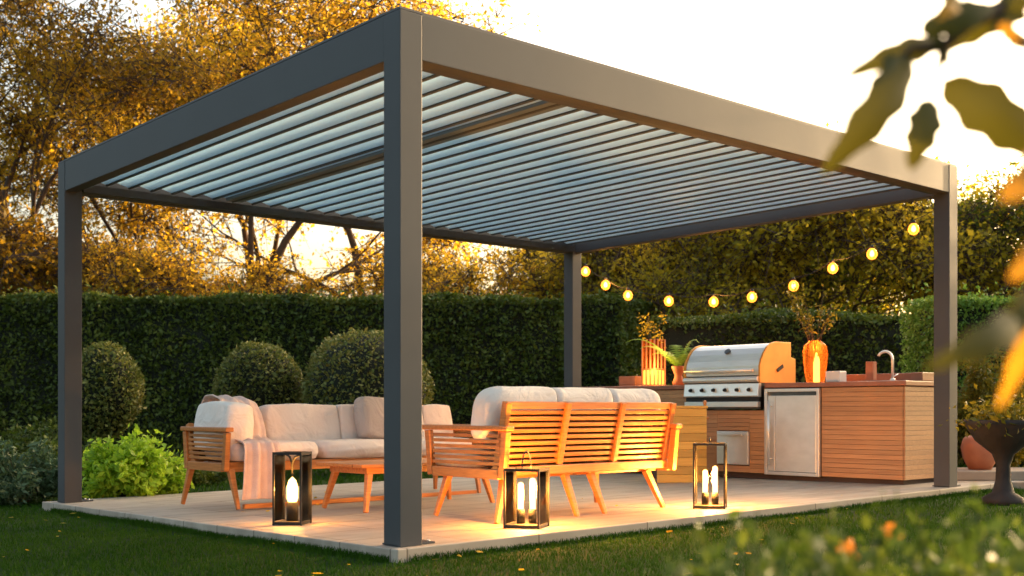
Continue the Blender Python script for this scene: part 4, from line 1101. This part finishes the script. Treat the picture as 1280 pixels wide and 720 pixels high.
# --- trees
def tree(name, label, loc, seed, mat, height=11.0, trunk_h=3.2, r0=0.16, spread=0.55, leaf=0.10, per_tip=36, tips_depth=5, group=None, lean=(0, 0), base_share=None, rz=0, fluff=0.42, sc=1.0):
    root = thing(name, label, 'tree', (loc[0], loc[1], fall(*loc) - 0.1), rz, group)
    root.scale = (sc, sc, sc)
    if base_share is not None:
        for src in base_share.children:
            c = src.copy(); COL.objects.link(c); c.parent = root
        return root
    rd = random.Random(seed)
    mb = MB(); tips = []
    def grow(p, d, length, r, depth):
        pts = [p]; rads = [r]; q = p.copy(); dd = d.copy()
        nseg = 4
        for i in range(nseg):
            dd = (dd + Vector((rd.gauss(0, 0.10), rd.gauss(0, 0.10), rd.gauss(0.02, 0.06)))).normalized()
            q = q + dd * length / nseg
            pts.append(q.copy()); rads.append(r * (1 - 0.38 * (i + 1) / nseg))
            if depth <= tips_depth - 2 and i >= 1: tips.append((q.copy(), 0.6))
        mb.tube(pts, rads, 7 if depth >= 4 else 5 if depth >= 2 else 4, cap=False)
        if depth == 0:
            tips.append((q.copy(), 1.0)); return
        n = 3 if depth >= 3 else 2 + (rd.random() < 0.6)
        for k in range(n):
            ax = Vector((rd.gauss(0, 1), rd.gauss(0, 1), rd.gauss(0, 0.35))).normalized()
            nd = (dd * (1.0 if k else 1.25) + ax * spread * (1.25 if k else 0.5)).normalized()
            nd.z = max(nd.z, -0.15)
            grow(q, nd, length * rd.uniform(0.66, 0.86), rads[-1] * (0.85 if k == 0 else 0.62), depth - 1)
    L = (height - trunk_h) * 0.30
    grow(Vector((0, 0, 0)), Vector((lean[0], lean[1], 1)).normalized(), trunk_h, r0, tips_depth)
    cs = []
    for q, k in tips:
        m = int(per_tip * k * rd.uniform(0.5, 1.5)); nt_ = max(2, m // 9)
        for _ in range(nt_):
            d = Vector((rd.gauss(0, 1), rd.gauss(0, 1), rd.gauss(0.05, 0.75))).normalized() * fluff * rd.uniform(0.9, 2.0)
            e = q + d; e.z -= 0.12 * d.length
            mb.tube([q, q.lerp(e, 0.55) + Vector((0, 0, 0.03)), e], [0.012, 0.008, 0.003], 3, cap=False)
            j = 9
            f = rng.uniform(0.25, 1.05, j)[:, None]
            cs.append(np.array(q)[None] * (1 - f) + np.array(e)[None] * f + rng.normal(size=(j, 3)) * 0.075)
    tr = mb.build('trunk', 'bark', root)
    c = np.concatenate(cs)
    link('crown', leaf_mesh('crown', c, leaf, 0.6, droop=0.2), mat, root)
    return root

G1 = 'tall golden backlit trees beyond the long hedge'
kw = dict(height=12, group=G1, leaf=0.088, tips_depth=5, fluff=0.52)
t1 = tree('golden_tree', 'tall golden tree with a forked trunk behind the left beam of the pergola', (-6.4, 25), 3, 'gold', trunk_h=2.7, r0=0.20, per_tip=19, sc=1.15, **kw)
t2 = tree('golden_tree', 'dark-trunked rusty tree at the far left edge, tallest of the row', (-10.2, 23.5), 11, 'rust', trunk_h=2.9, r0=0.30, per_tip=15, **kw)
t3 = tree('golden_tree', 'leaning golden tree left of the left post', (-9.0, 26), 21, 'gold', trunk_h=2.8, r0=0.2, per_tip=19, lean=(0.12, 0), **kw)
tree('golden_tree', 'golden tree rising above the nearest corner of the pergola roof', (-2.7, 27), 3, 'gold', group=G1, base_share=t1, rz=2.2, sc=1.18)
tree('golden_tree', 'golden tree glimpsed through the gap under the left beam, middle of the row', (-7.0, 32), 3, 'gold', group=G1, base_share=t3, rz=1.2, sc=1.3)
G3 = 'golden understorey bushes just beyond the long hedge'
kb = dict(height=5, trunk_h=1.25, r0=0.08, spread=0.8, leaf=0.075, tips_depth=4, fluff=0.42)
u1 = tree('golden_bush', 'golden bush showing over the hedge just right of the left post', (-7.6, 23), 51, 'gold', per_tip=44, group=G3, **kb)
u2 = tree('golden_bush', 'rusty bush showing over the hedge at the far left edge', (-9.75, 22.6), 52, 'rust', per_tip=42, group=G3, sc=1.35, **kb)
for x, y, src, a, lb in ((-6.3, 23.5, u1, 1.0, 'golden bush over the hedge, left of the bright gap'), (-2.5, 24, u1, 2.4, 'golden bush over the hedge, directly left of the nearest post'), (-0.6, 24, u1, 4.0, 'golden bush over the hedge, directly right of the nearest post'),
                     (-8.9, 24.5, u2, 2.0, 'rusty bush over the hedge, directly behind the left post'), (-10.9, 26.5, u2, 3.3, 'rusty bush over the hedge in the far left corner'), (-6.5, 26, u2, 5.0, 'rusty bush farther back, right of the left post')):
    tree('golden_bush', lb, (x, y), 0, 'gold', group=G3, base_share=src, rz=a, sc=1.0 + 0.25 * (x < -8))
G2 = 'bushy trees behind the counter'
kb = dict(height=5.2, r0=0.12, spread=0.8, leaf=0.085, group=G2, tips_depth=5, fluff=0.5)
b1 = tree('bushy_tree', 'olive-gold bushy tree low behind the back post', (1.6, 25.5), 31, 'goldgreen', trunk_h=1.6, per_tip=30, **kb)
b2 = tree('bushy_tree', 'dark green bushy tree behind the middle of the string lights', (5.2, 26.5), 33, 'hedge_mid', trunk_h=1.7, per_tip=46, **kb)
for x, y, src, a, lb in ((3.6, 24, b1, 2.0, 'olive-gold bushy tree behind the string lights above the copper lantern'), (6.6, 24, b1, 3.0, 'olive-gold bushy tree behind the string lights above the amber vase'),
                    (8.3, 24.5, b2, 4.0, 'dark green bushy tree behind the faucet end of the counter'), (10.6, 22.5, b1, 5.0, 'olive-gold bushy tree right of the right pergola post'),
                    (3.2, 30, b1, 5.5, 'farther bushy tree behind the grill'), (9.2, 29, b1, 0.5, 'farther bushy tree seen past the right post'), (6.2, 30.5, b2, 0.5, 'farther dark bushy tree above the utensil cup'), (12.6, 21, b2, 1.0, 'dark bushy tree at the right edge of the picture')):
    tree('bushy_tree', lb, (x, y), 0, 'olive', group=G2, base_share=src, rz=a, sc=1.0 + 0.12 * math.sin(a * 3) + (0.12 if x > 6 else 0))
# unseen tree, placed to shade the near corner of the pergola and the front lawn
tree('shade_tree', 'unseen leafy tree right of the patio, placed to shade its near corner', (10.3, 8.6), 77, 'olive', height=7, trunk_h=1.7, r0=0.16, spread=0.8, leaf=0.12, per_tip=60, tips_depth=4, fluff=0.5)

# ------------------------------------------------------------------ right side: urn, pot, steps
def right_side():
    p = at(1254, 614, 8.6); 
    u = thing('stone_urn', 'dark stone pedestal bowl at the right edge of the picture, beside the patio', 'urn', (p.x, p.y, fall(p.x, p.y) - 0.07))
    mb = MB(); mb.lathe([(0.15, 0.0), (0.15, 0.05), (0.08, 0.09), (0.055, 0.18), (0.05, 0.30), (0.08, 0.38), (0.20, 0.48), (0.27, 0.60), (0.28, 0.64), (0.25, 0.64), (0.2, 0.56), (0.05, 0.52)], seg=28); mb.build('bowl', 'stone_dark', u)
    cs = rng.normal(size=(900, 3)) * np.array([0.13, 0.13, 0.07]) + np.array([0, 0, 0.66]); link('foliage', leaf_mesh('foliage', cs, 0.05, 0.5), 'olive', u)
    q = at(1225, 572, 10.6)
    o = thing('terracotta_pot', 'glowing orange terracotta pot beyond the right post, on the sandstone step', 'pot', (q.x, q.y, fall(q.x, q.y) + 0.09))
    mb = MB(); mb.lathe([(0.10, 0.0), (0.15, 0.10), (0.17, 0.20), (0.15, 0.28), (0.12, 0.31), (0.10, 0.31), (0.12, 0.26), (0.02, 0.2)], seg=26); mb.build('pot_body', 'terracotta', o)
    mb = MB()
    s = mb.box(-0.7, 0.9, -0.3, 0.3, 0, 0.07).box(-0.66, 0.86, -0.1, 0.6, 0.071, 0.155).build('garden_step', 'stone_step', None, 0.01)
    s.location = (q.x + 0.3, q.y - 0.2, fall(q.x, q.y) - 0.068); tag(s, 'low sandstone steps under the orange pot on the right', 'steps')
right_side()

# ------------------------------------------------------------------ foreground branch and shrubs
def leaf_blade(mb, base, tip, width, nrm=(0, -1, 0), wav=0.13, curl=0.14, lobes=7):
    base, tip = Vector(base), Vector(tip); d = tip - base; L = d.length; d.normalize()
    n = Vector(nrm); s = d.cross(n).normalized(); n = s.cross(d).normalized()
    N = 16; rows = []
    for i in range(N + 1):
        f = i / N
        wd = width * 0.5 * (math.sin(math.pi * f ** 0.8) ** 0.75) * (1 + wav * math.sin(f * math.pi * lobes)) + 0.0008
        c = base + d * L * f + n * curl * L * math.sin(math.pi * f)
        rows.append([mb.bm.verts.new(c + s * wd * k + n * (-abs(k)) * wd * 0.25) for k in (-1, -0.5, 0, 0.5, 1)])
    for r0, r1 in zip(rows, rows[1:]):
        for k in range(4):
            mb.bm.faces.new((r0[k], r0[k + 1], r1[k + 1], r1[k])).smooth = True

def branch():
    r = thing('leafy_branch', 'large out-of-focus leaves on a branch hanging in from the top right corner', 'branch')
    Y = 1.12
    P = lambda x, y, dy=0: at(x, y, Y + dy)
    mb = MB()
    mb.tube([P(1330, -30, 0.1), P(1262, 8, 0.03), P(1215, 22), P(1180, 58), P(1172, 92)], [0.011, 0.010, 0.009, 0.006, 0.003], 8)
    mb.tube([P(1180, 58), P(1140, 60), P(1120, 78)], [0.005, 0.004, 0.003], 8)
    mb.tube([P(1330, 120, -0.05), P(1290, 60, 0.0), P(1250, 30, 0.02)], [0.008, 0.007, 0.005], 8)
    mb.build('twig', 'bark', r)
    specs = [((1140, 70), (1028, 218), 0.052, 0.0, 'fore_leaf'), ((1180, 52), (1056, 96), 0.034, 0.03, 'fore_leaf'), ((1164, 122), (1138, 212), 0.042, -0.04, 'fore_leaf'),
             ((1178, 100), (1305, 200), 0.070, 0.02, 'fore_leaf'), ((1150, 40), (1245, 8), 0.040, -0.02, 'fore_leaf'), ((1175, 62), (1290, 18), 0.030, 0.04, 'fore_leaf'),
             ((1200, 40), (1178, -15), 0.028, 0.02, 'fore_leaf'), ((1240, 20), (1310, -20), 0.04, 0.02, 'fore_leaf'), ((1166, 40), (1186, 82), 0.02, 0.0, 'fore_leaf'),
             ((1250, 30), (1276, 62), 0.020, -0.03, 'fore_amber'), ((1196, 6), (1172, 24), 0.016, -0.05, 'fore_amber'), ((1120, 66), (1112, 104), 0.030, 0.01, 'fore_leaf')]
    for k, (a, b, w_, dy, m) in enumerate(specs):
        mb = MB(); leaf_blade(mb, P(*a, dy), P(*b, dy - 0.03 + 0.01 * (k % 5)), w_ * 0.76, (0.2 - 0.1 * (k % 4), -1, 0.15 * (k % 3)))
        mb.build('leaf', m, r)
    # lower sprig hanging in at the right edge
    r2 = thing('leafy_sprig', 'blurred green and amber sprig at the right edge in front of the right post', 'branch')
    Y = 0.9
    P = lambda x, y, dy=0: at(x, y, Y + dy)
    mb = MB(); mb.tube([P(1340, 330), P(1300, 380), P(1270, 420)], [0.006, 0.005, 0.003], 8); mb.build('twig', 'bark', r2)
    for k, (a, b, w_, m) in enumerate([((1296, 370), (1248, 510), 0.022, 'fore_amber'), ((1300, 360), (1240, 430), 0.03, 'fore_leaf'), ((1310, 300), (1262, 350), 0.03, 'fore_amber'), ((1285, 395), (1155, 462), 0.034, 'fore_leaf'), ((1320, 190), (1250, 250), 0.045, 'fore_amber')]):
        mb = MB(); leaf_blade(mb, P(*a), P(*b, -0.02 * k), w_ * 0.75); mb.build('leaf', m, r2)
branch()

def foreground():
    r_ = random.Random(9)
    g = 'blurred foreground shrubs along the bottom edge'
    def plant(label, x0, x1, Y, tops, n, flowers):
        X = ((x0 + x1) / 2 - 640) / F * Y
        root = thing('foreground_shrub', label, 'shrub', (X, Y, fall(X, Y) - 0.07), 0, g)
        mb = MB(); cs = []; fl = []
        zb = fall(X, Y) - 0.07
        for k in range(n):
            px = r_.uniform(x0, x1); dy = r_.uniform(-0.22, 0.22)
            top = tops(px) + abs(r_.gauss(0, 18)) if r_.random() > 0.22 else tops(px) - r_.uniform(15, 60)
            q = at(px, top, Y + dy); q -= Vector((X, Y, zb))
            b0 = Vector((q.x * 0.7 + r_.gauss(0, 0.04), q.y * 0.6, 0))
            mid = b0.lerp(q, 0.6) + Vector((r_.gauss(0, 0.015), r_.gauss(0, 0.015), 0))
            mb.tube([b0, mid, q], [0.003, 0.0022, 0.001], 5)
            for j in range(26):
                f = r_.random() ** 0.7
                c = mid.lerp(q, f) if r_.random() < 0.75 else b0.lerp(mid, 0.4 + 0.6 * f)
                cs.append((c.x + r_.gauss(0, 0.013), c.y + r_.gauss(0, 0.013), c.z + r_.gauss(0, 0.010)))
            if r_.random() < flowers:
                for j in range(14): fl.append((q.x + r_.gauss(0, 0.007), q.y + r_.gauss(0, 0.007), q.z + r_.gauss(0, 0.008)))
        mb.build('stems', 'fore_green', root)
        link('foliage', leaf_mesh('foliage', np.array(cs), 0.024, 0.5, normal=np.repeat(np.array([[0, 0, 0.7]]), len(cs), 0)), 'fore_green', root)
        if fl: link('blossom', leaf_mesh('blossom', np.array(fl), 0.014, 0.9), 'petal_orange', root)
    plant('out-of-focus green shrub at the bottom, in front of the tall lantern', 800, 960, 1.5, lambda x: 694 - 0.05 * (x - 800), 20, 0.0)
    plant('out-of-focus green shrub at the bottom, in front of the fridge and counter', 930, 1110, 1.45, lambda x: 672 + 12 * math.sin(x * 0.06), 32, 0.02)
    plant('out-of-focus green shrub with orange blooms in the bottom right corner', 1090, 1300, 1.45, lambda x: 668 + 14 * math.sin(x * 0.05), 44, 0.07)
foreground()
